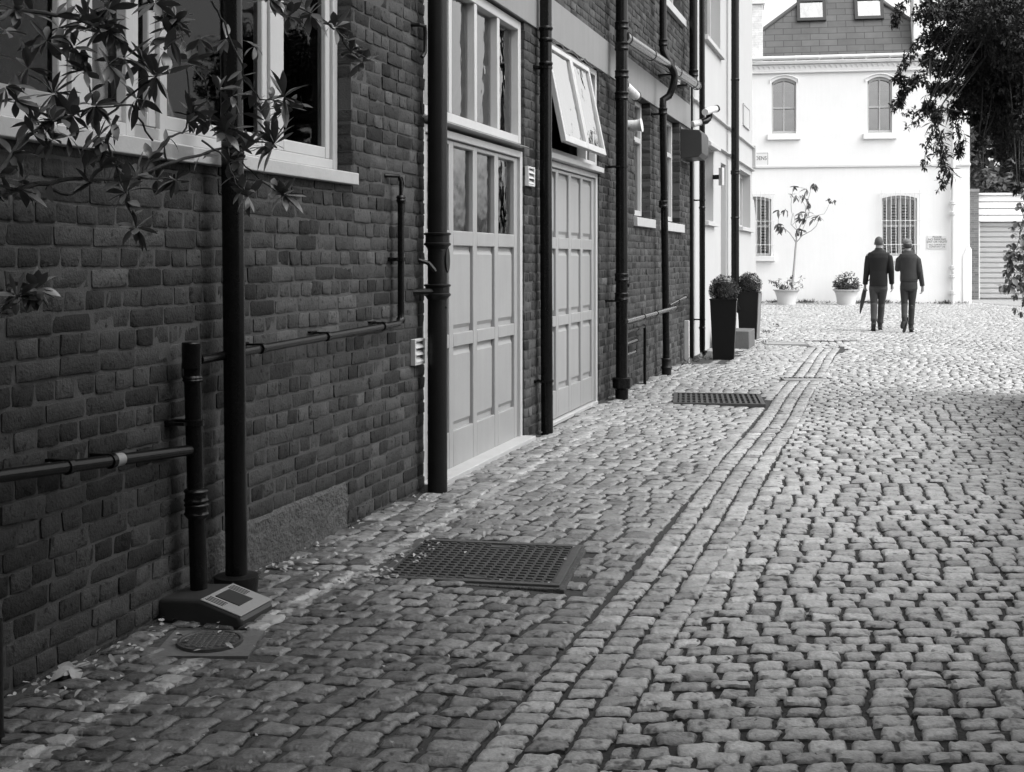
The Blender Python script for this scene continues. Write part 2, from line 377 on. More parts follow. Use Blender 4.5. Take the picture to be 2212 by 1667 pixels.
def gap(y): return float(np.interp(y, [3.5, 7, 14], [.0085, .0125, .016]))
S = []   # x, y, half length, half width, rot, tone, height
def sett(x, y, a, b, r, hgt=None, t=None):
    off = OFF(x, y)
    S.append((x, y, a, b, r, t if t is not None else max(.55, min(1.45, random.gauss(1, .17))), gz(x, y)+(random.gauss(0, .0014) if hgt is None else hgt)))
# right-hand field: courses across the view
y = 2.6; row = 0
while y < 40.2:
    ph = pitch(y)
    ph *= random.uniform(.93, 1.07)
    x = -2.84+.3045*y+2.03 - (y > 18.6)*(2.1 if y < 25.8 else 6)
    L0 = .126
    stack = 5.0 < y < 8.2
    x += random.uniform(0, .012); half = not stack and row % 2
    xmax = min(.4127*y+1.2, 1.76+.3045*y+.2) if y < 12.5 else .4127*y+1.6
    wob = random.uniform(-.008, .008); k1 = random.uniform(0, 6)
    while x < xmax:
        l = L0*random.uniform(.86, 1.14)
        if half: l *= .5; half = False
        if random.random() < .05: l *= random.choice([.6, 1.35])
        xc = x+l/2; yc = y+wob*math.sin(xc*1.7+k1)+.025*math.sin(xc*.9+y*.35)+.008*xc
        o = OFF(xc, yc); ok = o > 2.02
        if yc > 18.6:
            rr = math.hypot(xc-ARC_C[0], yc-ARC_C[1]); inarc = 1.02 < rr < 1.02+.47 and xc-ARC_C[0] > -.3
            ok = rr > 1.99 and (o > 2.04 if yc < 20 else (o > .5 if yc < 22.5 else (o > .04 or yc > 25.8)))
        if ok and not blocked(xc, yc):
            sett(xc, yc, l/2-.0075, ph/2-gap(yc), random.gauss(.01, .016))
        x += l
    y += ph; row += 1
# channel: three stacked columns that follow the wall, then bend left
for c in range(3):
    y = 2.4
    while y < 19.95:
        l = pitch(y)*random.uniform(.92, 1.08)
        o = 1.66+.127*(c+.5)+.012*math.sin(y*1.3)
        xc = -2.84+.3045*y+o
        if not blocked(xc, y, .02): sett(xc, y, .056, l/2-gap(y)*.9, random.gauss(-.03, .03), t=random.gauss(.93, .14))
        y += l
for c in range(3):
    rr = 1.555+.127*(c+.5); a = R(2)
    while a < R(100):
        sett(ARC_C[0]+rr*math.cos(a), ARC_C[1]+rr*math.sin(a), .054, .052, a, t=random.gauss(.93, .12)); a += .128/rr
# left-hand strip between the wall and the channel: courses run slightly skew, tighter and filled with silt
ph_ = R(-8); cc, ss = math.cos(ph_), math.sin(ph_); v = 1.2; row = 0
while v < 23:
    p = pitch(v-.15)*random.uniform(.94, 1.06); u = -6+random.uniform(0, .12)
    while u < 9:
        l = .128*random.uniform(.84, 1.16); uc = u+l/2; vc = v+.012*math.sin(uc*2+row*.2)
        x = uc*cc-vc*ss; yy = uc*ss+vc*cc; o = OFF(x, yy)
        if 1.56 < o+l/2 < 1.652: l2 = l+1.648-(o+l/2); uc2 = uc+(l2-l)/2; x = uc2*cc-vc*ss; yy = uc2*ss+vc*cc; o = OFF(x, yy)
        elif o-l/2 < 1.59 and o+l/2 > 1.652: dl = o+l/2-1.652; l2 = l-dl; uc2 = uc-dl/2; x = uc2*cc-vc*ss; yy = uc2*ss+vc*cc; o = OFF(x, yy)
        else: l2 = l
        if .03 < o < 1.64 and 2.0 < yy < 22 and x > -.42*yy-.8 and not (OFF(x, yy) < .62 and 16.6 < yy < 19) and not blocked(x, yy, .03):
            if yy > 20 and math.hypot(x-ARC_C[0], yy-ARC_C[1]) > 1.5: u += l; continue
            sett(x, yy, l2/2-.0085, p/2-gap(yy)*.95, ph_+random.gauss(0, .02), hgt=-.002+random.gauss(0, .0014), t=max(.18, random.gauss(.29+.46*min(1, max(0, (yy-4.4)/6.5))+.20*min(1, max(0, (o-.5)/1.0)), .09)))  # tone drops near camera and wall, painting light falloff into the stones
        u += l
    v += p; row += 1
S = np.array(S); print('setts', len(S))
vs, fs, ts, nv = [], [], [], 0
for lo, hi, n, m in ((0, 7.5, 9, 7), (7.5, 14, 6, 5), (14, 99, 4, 4)):
    q = S[(S[:, 1] >= lo) & (S[:, 1] < hi)]
    if not len(q): continue
    a, b, c_ = blocks(q[:, 0], q[:, 1], q[:, 6], q[:, 2], q[:, 3], np.full(len(q), .0), q[:, 4], n, m, .010, .0015 if n == 9 else .0015, .0042, q[:, 5], .035, seed=n, sk=.16, vd=.42, shear=.24)  # stone sides darkened in tone, painting shade into the joints
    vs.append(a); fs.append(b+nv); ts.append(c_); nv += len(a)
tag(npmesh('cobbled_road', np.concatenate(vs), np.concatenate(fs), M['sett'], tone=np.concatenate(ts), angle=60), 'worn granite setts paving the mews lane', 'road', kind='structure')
g = MB(); nx, ny = 60, 120
gxs = np.concatenate([np.linspace(-12, -3.2, 4), np.arange(-3, 6.2, .11), np.linspace(6.5, 34, 14)]); gys = np.concatenate([np.linspace(-14, .5, 5), np.arange(1, 21.5, .1), np.linspace(22, 62, 20)]); nx, ny = len(gxs), len(gys)
vv = []; ff = []
for i in range(nx):
    for j in range(ny): vv.append((gxs[i], gys[j], (-.0175 if OFF(gxs[i], gys[j]) < 1.6 else -.018)+gz(gxs[i], gys[j])))
for i in range(nx-1):
    for j in range(ny-1): ff.append((i*ny+j, (i+1)*ny+j, (i+1)*ny+j+1, i*ny+j+1))
# one sheet, finer inside the lane; far skirt reaches the horizon
tag(npmesh('ground', vv, ff, M['joint']), 'dark silted bedding between and around the setts', 'ground', kind='structure')
h = MB(); h.add([(-400, -400, -.06), (400, -400, -.06), (400, 400, -.06), (-400, 400, -.06)], [(0, 1, 2, 3)])
tag(h.build('far_ground', M['joint'], smooth=False), 'wide level ground beyond the lane', 'ground', kind='structure')
h = MB(); gx0, gy0 = 15.6, 42.0
h.box((15.0, 36.6, -.05), (24, 44.4, .004)); tag(h.build('concrete_apron', M['apron']), 'pale concrete apron in front of the roller garage', 'pavement', kind='structure')

# ------------------------------------------------------------------ covers and drains
def haunch(hx, hy, t, z=-.012):
    q = MB(); q.box((-hx-.025, -hy-.025, -.04), (hx+.025, hy+.025, z)); q.build('surround', M['concrete'], t, bevel=.004)
def flat_thing(name, label, cat, idx, group=None, z=.004):
    a, b, hx, hy, r = COVER[idx]; return thing(name, label, cat, (a, b, gz(a, b)+z), r, group), hx, hy
t, hx, hy = flat_thing('manhole_cover', 'large rectangular iron access cover with raised studs in the near setts', 'manhole cover', 0, z=-.006)
mb = MB()
for (a, b) in (((-hx, -hy), (hx, -hy+.035)), ((-hx, hy-.035), (hx, hy)), ((-hx, -hy+.035), (-hx+.035, hy-.035)), ((hx-.035, -hy+.035), (hx, hy-.035))): mb.box((*a, -.03), (*b, .004))
mb.build('frame', M['iron_cover_worn'], t, bevel=.002); haunch(hx, hy, t, -.007)
mb = MB(); mb.box((-hx+.038, -hy+.038, -.03), (hx-.038, hy-.038, -.004)); k = 0
for i in range(17):
    for j in range(15):
        x = -hx+.062+i*(2*hx-.124)/16; y = -hy+.06+j*(2*hy-.12)/14
        if abs(x-.02) < .05 and (abs(y-(hy-.09)) < .03 or abs(y-(-hy+.09)) < .03): continue
        mb.box((x-.015, y-.007, -.005), (x+.015, y+.007, .003))
mb.build('plate', M['iron_cover'], t, bevel=.0012, seg=1)
for y in (hy-.09, -hy+.09):
    mb = MB(); mb.loft([(.02, y, -.006, .05, .018), (.02, y, -.001, .052, .020), (.02, y, .001, .046, .015), (.02, y, -.002, .042, .012)], 20); mb.build('keyhole', M['iron_cover_worn'], t)
t, hx, hy = flat_thing('drain_grating', 'wide iron grating with slanted bars in the setts beyond the garages', 'drain grating', 1)
mb = MB()
for (a, b) in (((-hx, -hy), (hx, -hy+.04)), ((-hx, hy-.04), (hx, hy)), ((-hx, -hy+.04), (-hx+.04, hy-.04)), ((hx-.04, -hy+.04), (hx, hy-.04))): mb.box((*a, -.03), (*b, .004))
mb.build('frame', M['iron_cover_worn'], t)
mb = MB(); mb.box((-hx+.043, -hy+.043, -.05), (hx-.043, hy-.043, -.022)); mb.build('pit', M['dark_void'], t)
mb = MB()
for i in range(15):
    x = -hx+.07+i*(2*hx-.14)/14; mb.hexa([(x-.012, -hy+.045, -.02), (x+.012, -hy+.045, -.02), (x+.012, hy-.045, -.02), (x-.012, hy-.045, -.02), (x-.012, -hy+.045, 0), (x+.012, -hy+.045, 0), (x+.012, hy-.045, 0), (x-.012, hy-.045, 0)])
for j in range(1, 4): y = -hy+j*hy/2; mb.box((-hx+.045, y-.008, -.021), (hx-.045, y+.008, -.002))
mb.build('bars', M['iron_cover_worn'], t)
t, hx, hy = flat_thing('inspection_cover', 'small round iron cover with a grid pattern beside the plastic box', 'drain cover', 2, z=.003)
mb = MB(); n = 40; rim = [(.118, -.02), (.118, .002), (.108, .003), (.104, -.003)]; mb.lathe(rim, n=n); mb.build('rim', M['iron_cover'], t)
mb = MB(); mb.lathe([(.103, -.02), (.103, .000), (.001, .0015)], n=n)
mb.build('plate', M['iron_cover'], t)
mb = MB()
for i in range(-4, 5):
    for j in range(-4, 5):
        if math.hypot(i, j) < 4.3: mb.box((i*.022-.008, j*.022-.008, 0), (i*.022+.008, j*.022+.008, .004))
mb.build('raised_grid', M['iron_cover_worn'], t, bevel=.001, seg=1)
mb = MB()
for q in range(4):
    mb.box((-hx if q != 1 else hx-.004, -hy if q != 3 else hy-.004, -.02), (hx if q != 0 else -hx+.004, hy if q != 2 else -hy+.004, .001)) if q < 0 else None
mb.box((-hx, -hy, -.02), (hx, hy, -.010)); mb.build('surround', M['stone_step'], t)
t, hx, hy = flat_thing('channel_gully', 'small pale stone gully set across the drainage channel', 'drain', 3)
mb = MB(); mb.box((-hx, -hy, -.04), (hx, -hy+.14, .006)); mb.build('kerb_stone', M['apron'], t, bevel=.01)
mb = MB()
for i in range(9): mb.box((-hx+.02+i*.06, -hy+.16, -.03), (-hx+.05+i*.06, hy-.02, .0))
mb.build('grate', M['iron_cover'], t)
t, hx, hy = flat_thing('pavement_hatch', 'shallow grey square hatch in the setts by the far planter', 'manhole cover', 4)
mb = MB(); mb.box((-hx, -hy, -.03), (hx, hy, .0)); mb.build('plate', M['apron'], t, bevel=.003)
mb = MB()
for (a, b) in (((-hx-.02, -hy-.02), (hx+.02, -hy-.003)), ((-hx-.02, hy+.003), (hx+.02, hy+.02)), ((-hx-.02, -hy-.003), (-hx-.003, hy+.003)), ((hx+.003, -hy-.003), (hx+.02, hy+.003))): mb.box((*a, -.03), (*b, .005))
mb.build('frame', M['apron'], t)

# ------------------------------------------------------------------ BRICK TERRACE (left)
SB = 18.46   # brick ends, white house begins
WA1 = PS(355, -.09); WB0, WB1 = 4.93, PS(724, -.09)
D1a, D1b = 7.905, 10.075; D2a, D2b = 10.66, 12.66
zA = P(340, 338)[1]+.0; 
sillA_top = 1.39+(560-303)*(P(420)[0]/1.0453)/F
sA_end = PS(420, .05)
holes = [  # s0, s1, z0, z1
    (1.2, WA1, 1.835, 3.45), (WB0, WB1, 1.835, 3.45),
    (D1a, D1b, -.2, 3.235), (D2a, D2b, -.2, 3.235),
    (14.42, 15.36, 1.82, 3.235), (16.12, 17.52, 1.82, 3.235),
    (14.3, 15.4, 4.55, 6.1), (16.1, 17.6, 4.62, 6.1)]
house = wthing('brick_house', 'long two storey brown brick mews house with painted garage doors and black pipes', 'house', 10, 0, 0)
HO = (10, 0, 0)
def rects_minus(s0, s1, z0, z1, hs):
    ss_ = sorted({s0, s1}|{min(max(v, s0), s1) for h in hs for v in h[:2]}); zz = sorted({z0, z1}|{min(max(v, z0), z1) for h in hs for v in h[2:]})
    out = []
    for i in range(len(ss_)-1):
        for j in range(len(zz)-1):
            a, b = (ss_[i]+ss_[i+1])/2, (zz[j]+zz[j+1])/2
            if not any(h[0] < a < h[1] and h[2] < b < h[3] for h in hs): out.append((ss_[i], ss_[i+1], zz[j], zz[j+1]))
    return out
# bricks, English bond
bl = []
BZ = 5.45
z = -.075; k = 0
while z < BZ:
    H = .0755; L = .1125 if k % 2 else .225; s = 1.0+(.056 if k % 2 else 0)+random.uniform(-.01, .01)
    while s < SB-.02:
        l = L*random.uniform(.96, 1.04); a, b = s+.0045, s+l-.0045; b = min(b, SB-.04)
        segs = [(a, b)]
        zc = z+H/2
        for h in holes+[(5.3, 6.76, -1, .235), (7.0, SB, 3.235, 3.575)]:
            if h[2] < zc < h[3]:
                ns = []
                for (p, q) in segs:
                    if q <= h[0] or p >= h[1]: ns.append((p, q))
                    else:
                        if p < h[0]: ns.append((p, h[0]-.002))
                        if q > h[1]: ns.append((h[1]+.002, q))
                segs = ns
        for (p, q) in segs:
            if q-p > .025: bl.append(((p+q)/2, zc, (q-p)/2, H/2-.0052, random.gauss(0, .0022)))
        s += l
    z += H; k += 1
bl = np.array(bl); print('bricks', len(bl))
vs, fs, ts, nv = [], [], [], 0
for lo, hi, n, m in ((0, 8, 9, 5), (8, 30, 5, 4)):
    q = bl[(bl[:, 0] >= lo) & (bl[:, 0] < hi)]
    tone = np.clip(rng.normal(1, .30, len(q)), .35, 2.1); tone[rng.random(len(q)) < .025] *= 1.7
    # patches of older and cleaner brick
    tone *= np.array([1+.45*noise.noise(Vector((a*.7, b*1.1, 3.1))) for a, b in q[:, :2]])
    a, b, c_ = blocks(q[:, 0], q[:, 1], q[:, 4], q[:, 2], q[:, 3], np.full(len(q), .0046), rng.normal(0, .006, len(q)), n, m, .0030, .0010, .0021, tone, .112, seed=40+n, vd=.05)
    # plane (s, z, out) -> local (s-10, -out, z)
    a2 = np.stack([a[:, 0]-10, -a[:, 2], a[:, 1]], -1)
    vs.append(a2); fs.append(b+nv); ts.append(c_); nv += len(a)
# mortar slab
mh = [(h[0]-.004, h[1]+.004, h[2]-.004, h[3]+.004) for h in holes]
sl_ = MB()
for (a, b, c_, d_) in rects_minus(.2, SB-.035, -.3, 7.6, mh): sl_.wb(a, b, -.30, -.001, c_, d_)
mv = np.array(sl_.v)-np.array([10, 0, 0]); mf = np.array(sl_.f)
allv = np.concatenate(vs+[mv]); allf = np.concatenate(fs+[mf+nv]); tn = np.concatenate(ts+[np.ones(len(mf))])
mi = np.concatenate([np.zeros(sum(map(len, fs)), int), np.ones(len(mf), int)])
npmesh('wall', allv, allf, [M['brick'], M['mortar']], house, tone=tn, angle=50, midx=mi)
# upper plain brick above the picture, roof
mb = MB(); mb.wb(.2, SB-.035, -6, -.302, 5.6, 7.5); mb.build('upper_storey', M['brick_plain'], house, HO)
mb = MB(); mb.hexa([(0, .45*-1, 7.6), (SB-.04, -.25, 7.6), (SB-.04, 3.4, 9.6), (0, 3.4, 9.6), (0, -.25, 7.75), (SB-.04, -.25, 7.75), (SB-.04, 3.4, 9.75), (0, 3.4, 9.75)])
mb.hexa([(0, 3.41, 9.6), (SB-.04, 3.41, 9.6), (SB-.04, 7, 7.6), (0, 7, 7.6), (0, 3.41, 9.75), (SB-.04, 3.41, 9.75), (SB-.04, 7, 7.75), (0, 7, 7.75)])
uvbox(mb.build('roof', M['slate'], house, HO))
mb = MB(); mb.wb(.2, SB-.05, -6.2, -5.9, 0, 7.6); mb.wb(.2, .5, -5.9, -.32, 0, 7.6); mb.wb(SB-.3, SB-.05, -5.9, -.32, 0, 7.6); mb.build('rear_wall', M['brick_plain'], house, HO)
# stucco band
mb = MB(); mb.wb(7.0, SB-.04, -.002, .018, 3.238, 3.572); mb.build('stucco_band', M['band_stucco'], house, HO, bevel=.004)
mb = MB()   # rough footing
nfx, nfz = 60, 14
for i in range(nfx+1):
    for j in range(nfz+1):
        s = 5.28+1.48*i/nfx; z = -.05+.285*j/nfz; e = 1 if j < nfz else 0
        mb.v.append((s, -(.014+.010*noise.noise(Vector((s*14, z*14, 0)))+.006*noise.noise(Vector((s*40, z*40, 5))))*e, z+(.012*noise.noise(Vector((s*5, 0, 9))) if j == nfz else 0)))
for i in range(nfx):
    for j in range(nfz): mb.f.append((i*(nfz+1)+j, (i+1)*(nfz+1)+j, (i+1)*(nfz+1)+j+1, i*(nfz+1)+j+1))
mb.build('footing', M['concrete'], house, HO, normals=False)

def pane(mb_, s0, s1, z0, z1, d): mb_.wb(s0, s1, d-.002, d+.002, z0, z1)
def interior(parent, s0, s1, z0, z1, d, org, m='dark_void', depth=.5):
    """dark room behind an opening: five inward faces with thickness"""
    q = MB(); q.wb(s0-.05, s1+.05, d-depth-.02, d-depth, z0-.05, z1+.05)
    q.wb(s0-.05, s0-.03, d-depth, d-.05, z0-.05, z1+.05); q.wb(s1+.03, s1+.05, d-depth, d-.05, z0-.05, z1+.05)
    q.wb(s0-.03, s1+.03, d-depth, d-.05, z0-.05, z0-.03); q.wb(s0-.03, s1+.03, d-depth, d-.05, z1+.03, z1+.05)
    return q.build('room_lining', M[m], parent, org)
def frame_rect(q, s0, s1, z0, z1, w_, d0, d1, wb_=None):
    wb_ = wb_ or w_
    q.wb(s0, s0+w_, d0, d1, z0, z1); q.wb(s1-w_, s1, d0, d1, z0, z1)
    q.wb(s0+w_, s1-w_, d0, d1+-.001, z0, z0+wb_); q.wb(s0+w_, s1-w_, d0, d1-.001, z1-w_, z1)
def curtain(parent, s0, s1, z0, z1, d, org, amp=.03, per=.11):
    q = MB(); n = int((s1-s0)/.012)
    for i in range(n+1):
        s = s0+(s1-s0)*i/n; yy = -(d+amp*math.sin(s*2*math.pi/per+math.sin(s*9))*(.6+.4*math.sin(s*5)))
        q.v += [(s, yy, z0), (s, yy, z1)]
    for i in range(n): q.f.append((2*i, 2*i+2, 2*i+3, 2*i+1))
    o = q.build('curtain', M['curtain'], parent, org, normals=False); m_ = o.modifiers.new('th', 'SOLIDIFY'); m_.thickness = .003; return o
def big_window(s0, s1, mulls, z0, z1, org=HO):
    q = MB(); frame_rect(q, s0+.002, s1-.002, z0, z1-.003, .055, -.16, -.075, .05)
    for (a, b) in mulls: q.wb(a, b, -.155, -.078, z0+.05, z1-.06)
    win = q.build('window', M['white_paint'], house, org, bevel=.004)
    ed = [s0+.058]+[v for mu in mulls for v in mu]+[s1-.058]
    for i in range(0, len(ed), 2):
        a, b = ed[i]+.002, ed[i+1]-.002
        q = MB(); frame_rect(q, a, b, z0+.052, z1-.062, .052, -.14, -.092, .06); sa = q.build('sash', M['white_paint'], win, bevel=.006, label=None)
        q = MB(); pane(q, a+.05, b-.05, z0+.11, z1-.11, -.118); q2 = q.build('pane', M['glass'], win)
    return win
# children of children keep their own origin at the parent's
def big(s0, s1, mulls, z0, z1):
    w_ = big_window(s0, s1, mulls, z0, z1)
    for c in w_.children:
        for vv_ in c.data.vertices: vv_.co.x -= HO[0]
    c = curtain(w_, s0+.1, s1-.1, z0+.05, z1, -.32, (HO[0], 0, 0)); interior(w_, s0, s1, z0, z1, -.16, HO)
    return w_
zw = 1.862
mA = (PS(150, -.1), PS(177, -.1)); mB = (PS(577, -.1), PS(597, -.1))
big(1.2, WA1, [(mA[0]-.02, mA[1]), (2.6, 2.66)], zw, 3.45)
big(WB0, WB1, [(mB[0]-.01, mB[1]+.01)], zw, 3.45)
# sills
def sill(parent, s0, s1, zt, zb, dout, org=HO, dback=-.12, m='sill_paint', name='window_sill'):
    q = MB(); q.prism([(s0, -dback, zt+.02), (s0, -dout, zt), (s0, -dout, zb), (s0, -dback, zb)], (s1-s0, 0, 0)); return q.build(name, M[m], parent, org, bevel=.005)
def zat(x, y, d=0): return P(x, y, d)[1]
sill(house, 1.1, PS(420, .045), zat(300, 296, .045), zat(400, 349, .045)-.0, .045)
sill(house, WB0-.02, PS(776, .045), zat(700, 362, .045), zat(770, 399, .045), .045)

# garage doors
def garage(s0, s1, glazed, ztop, label):
    dr = wthing('x', None, None, s0); bpy.data.objects.remove(dr)
    fr = MB(); fw = .06
    fr.wb(s0+.002, s0+fw, -.14, -.012, -.02, ztop); fr.wb(s1-fw, s1-.002, -.14, -.012, -.02, ztop); fr.wb(s0+fw, s1-fw, -.139, -.013, ztop-.05, ztop)
    f_o = fr.build('door_frame', M['white_paint'], house, HO, bevel=.005)
    a0, a1 = s0+fw+.003, s1-fw-.003; st = .085; n = 4; wcol = (a1-a0-st)/n
    rows = ((.26, .81), (.90, 1.48), (1.58, 2.14))
    q = MB(); d1, d0 = -.035, -.085
    for i in range(n+1): q.wb(a0+i*wcol, a0+i*wcol+st, d0, d1, .02, ztop-.055)
    zs = [.02, .26, .81, .90, 1.48, 1.58, 2.14, ztop-.055]
    for i in range(n):
        p, r_ = a0+i*wcol+st, a0+(i+1)*wcol
        for j in range(0, 8, 2): q.wb(p, r_, d0, d1-.0005, zs[j], zs[j+1])
    door = q.build('garage_door', M['door_paint'], house, HO, bevel=.006, label=label)
    for i in range(n):
        p, r_ = a0+i*wcol+st, a0+(i+1)*wcol
        for j, (z0, z1) in enumerate(rows):
            q = MB()
            if glazed and j == 2:
                pane(q, p-.01, r_+.01, z0-.01, z1+.01, -.07); q.build('pane', M['glass_door'], door, (0, 0, 0))
            else:
                # raised and fielded panel: bevelled border round a flat field
                e = .028; o1 = -.066; i1 = -.050
                V = [(p-.01, -o1, z0-.01), (r_+.01, -o1, z0-.01), (r_+.01, -o1, z1+.01), (p-.01, -o1, z1+.01),
                     (p+e*.35, -o1, z0+e), (r_-e*.35, -o1, z0+e), (r_-e*.35, -o1, z1-e), (p+e*.35, -o1, z1-e),
                     (p+e, -i1, z0+e*2), (r_-e, -i1, z0+e*2), (r_-e, -i1, z1-e*2), (p+e, -i1, z1-e*2)]
                Fq = [(8, 9, 10, 11)]
                for a in (0, 4):
                    for b in range(4): Fq.append((a+b, a+(b+1) % 4, a+4+(b+1) % 4, a+4+b))
                q.add(V, Fq); q.build('door_panel', M['door_paint'], door, (0, 0, 0), smooth=False)
    for c in door.children:
        for v_ in c.data.vertices: v_.co.x -= HO[0]
    q = MB(); q.wb(a0, a1, -.5, -.48, 0, ztop); q.build('lining', M['dark_void'], door, HO)
    return door
garage(D1a, D1b, True, 2.225, 'pale panelled garage door with a glazed top row')
garage(D2a, D2b, False, 2.225, 'pale panelled garage door with solid top panels')
# transom sills over the doors
sill(house, D1a-.03, PS(1143, .05), zat(1100, 306, .05)+.005, zat(1140, 318, .05), .05, dback=-.14, m='white_paint')
sill(house, D2a-.005, D2b+.02, 2.28, 2.23, .05, dback=-.14, m='white_paint')
mb = MB(); mb.wb(D1a, D1b+.02, -.1, .09, -.03, .022); mb.build('door_sill', M['sill_paint'], house, HO, bevel=.005)
mb = MB(); mb.wb(D2a, D2b-.02, -.1, .0, -.03, .012); mb.build('door_sill', M['sill_paint'], house, HO, bevel=.005)
# window above garage 1
def upper_window(s0, s1, n, z0, z1, mat_glass='glass_door', mw=.055):
    q = MB(); fw = .07; frame_rect(q, s0+.002, s1-.002, z0, z1, fw, -.13, -.025, .06); wc = (s1-s0-2*fw+mw)/n
    for i in range(1, n): a = s0+fw+i*wc-mw; q.wb(a, a+mw, -.12, -.03, z0+.06, z1-fw)
    win = q.build('window', M['white_paint'], house, HO, bevel=.005)
    for i in range(n):
        a = s0+fw+i*wc; q = MB(); pane(q, a-.002, a+wc-mw+.002, z0+.058, z1-fw+.002, -.085); q.build('pane', M[mat_glass], win, HO)
    q = MB()
    for i in range(n): a = s0+fw+i*wc; q.wb(a+wc-mw-.14, a+wc-mw-.01, -.22, -.20, z0+.02, z1-.02)
    q.build('blind', M['blind'], win, HO)
    q = MB(); q.wb(s0, s1, -.62, -.6, z0, z1); q.build('lining', M['curtain'], win, HO); return win
upper_window(D1a, D1b, 4, 2.285, 3.232)
# window above garage 2: fixed frame and the top-hung sash pushed out
q = MB(); s0, s1, z0, z1 = D2a, D2b, 2.285, 3.232; fw = .06
frame_rect(q, s0+.002, s1-.002, z0, z1, fw, -.13, -.02, .05); sx = PS(1268, -.02)+.0
q.wb(sx, sx+.05, -.12, -.03, z0+.05, z1-fw)
win2 = q.build('window', M['white_paint'], house, HO, bevel=.005)
q = MB(); pane(q, sx+.05, s1-fw, z0+.05, z1-fw, -.085); q.build('pane', M['glass'], win2, HO)
q = MB(); q.wb(s0, s1, -.62, -.6, z0, z1); q.build('lining', M['dark_void'], win2, HO)
def tilt(s, d, zdown):   # sash coordinates: zdown from hinge
    a = R(11.5); return (s, -(-.015+d*math.cos(a)+zdown*math.sin(a)), 3.17-zdown*math.cos(a)+d*math.sin(a))
def tb(q, sa, sb, d0, d1, za, zb):
    c_ = [(sa, d0, za), (sb, d0, za), (sb, d1, za), (sa, d1, za), (sa, d0, zb), (sb, d0, zb), (sb, d1, zb), (sa, d1, zb)]
    q.hexa([tilt(*p) for p in c_])
hh = .84; cols = [PS(1211, .15), PS(1261, .15), PS(1300, .15)]
for i in range(2):
    a, b = cols[i]+.003, cols[i+1]-.003; q = MB()
    tb(q, a, a+.045, 0, .045, 0, hh); tb(q, b-.045, b, 0, .045, 0, hh); tb(q, a+.045, b-.045, .001, .044, 0, .045); tb(q, a+.045, b-.045, .001, .044, hh-.06, hh)
    so = q.build('open_sash', M['white_paint'], house, HO, bevel=.004)
    q = MB(); tb(q, a+.043, b-.043, .02, .024, .043, hh-.058); q.build('pane', M['glass_sash'], so, HO)
# narrow ground-floor windows with brick reveals
def narrow(s0, s1, z0, z1, split=True):
    q = MB(); fw = .06; frame_rect(q, s0+.002, s1-.002, z0, z1-.002, fw, -.17, -.10, .06)
    md = (s0+s1)/2; q.wb(md-.035, md+.035, -.165, -.103, z0+.06, z1-fw)
    if split: zt = z0+(z1-z0)*.66; q.wb(s0+fw, md-.035, -.163, -.101, zt-.03, zt+.03); q.wb(md+.035, s1-fw, -.163, -.101, zt-.03, zt+.03)
    wn = q.build('window', M['white_paint'], house, HO, bevel=.004)
    for a, b in ((s0+fw, md-.035), (md+.035, s1-fw)):
        q = MB(); pane(q, a, b, z0+.06, z1-fw, -.14); q.build('pane', M['glass_far'], wn, HO)
    q = MB(); q.wb(s0, s1, -.52, -.5, z0, z1); q.build('lining', M['curtain'], wn, HO)
    q = MB(); q.wb(s0+.06, s1-.06, -.22, -.21, z0+(z1-z0)*.75, z1-.06); q.build('blind', M['blind'], wn, HO)
narrow(14.42, 15.36, 1.90, 3.235); narrow(16.12, 17.52, 1.90, 3.235)
narrow(14.3, 15.4, 4.62, 6.1, False); narrow(16.1, 17.6, 4.68, 6.1, False)
sill(house, 14.36, 15.48, 1.86, 1.76, .05); sill(house, 16.0, 17.66, 1.86, 1.75, .05)
sill(house, 14.25, 15.45, 4.60, 4.50, .05); sill(house, 15.95, 17.75, 4.66, 4.56, .06)

# ------------------------------------------------------------------ pipes on the wall
def collar(parent, s, d, z, r, h=.05, name='collar', m='black_pipe', lip=.010):
    q = MB(); q.lathe([(r+.001, z-h/2-.012), (r+lip, z-h/2), (r+lip+.004, z-h/2+.008), (r+lip-.001, z-h/2+.016), (r+lip-.001, z+h/2-.014), (r+lip+.004, z+h/2-.006), (r+lip, z+h/2), (r+.001, z+h/2+.006)], (s, -d), 28)
    return q.build(name, M[m], parent, (parent['s0'], 0, 0))
def bracket(parent, s, d, z, r, m='black_pipe'):
    q = MB(); q.lathe([(r+.001, z-.012), (r+.006, z-.01), (r+.006, z+.01), (r+.001, z+.012)], (s, -d), 24)
    q.wb(s-.016, s+.016, -.01, d-r*.5, z-.01, z+.01); q.wb(s-r-.045, s-r*.6, .002, .02, z-.012, z+.012); q.wb(s-r-.04, s-r-.02, .002, d, z-.006, z+.006)
    return q.build('bracket', M[m], parent, (parent['s0'], 0, 0))
def pipe(name, label, cat, path, r, m='black_pipe', n=20, group=None):
    """path in wall coords (s,d,z)"""
    s0 = path[-1][0]; t_ = wthing(name, label, cat, s0, 0, 0, group); t_['s0'] = s0
    q = MB(); q.tube([(s, -d, z) for s, d, z in path], r, n); q.build('pipe', M[m], t_, (s0, 0, 0)); return t_
def px_r(w_px, x, d): return w_px/2*(F and (-2.717+d)/(((x-CX)/F)*UY-UX))/F
def rem(t_):
    if 's0' in t_: del t_['s0']
ALLP = []
def bend(p0, p1, p2, k=6):
    p0, p1, p2 = map(Vector, (p0, p1, p2)); return [tuple((1-u)**2*p0+2*u*(1-u)*p1+u*u*p2) for u in [i/k for i in range(k+1)]]
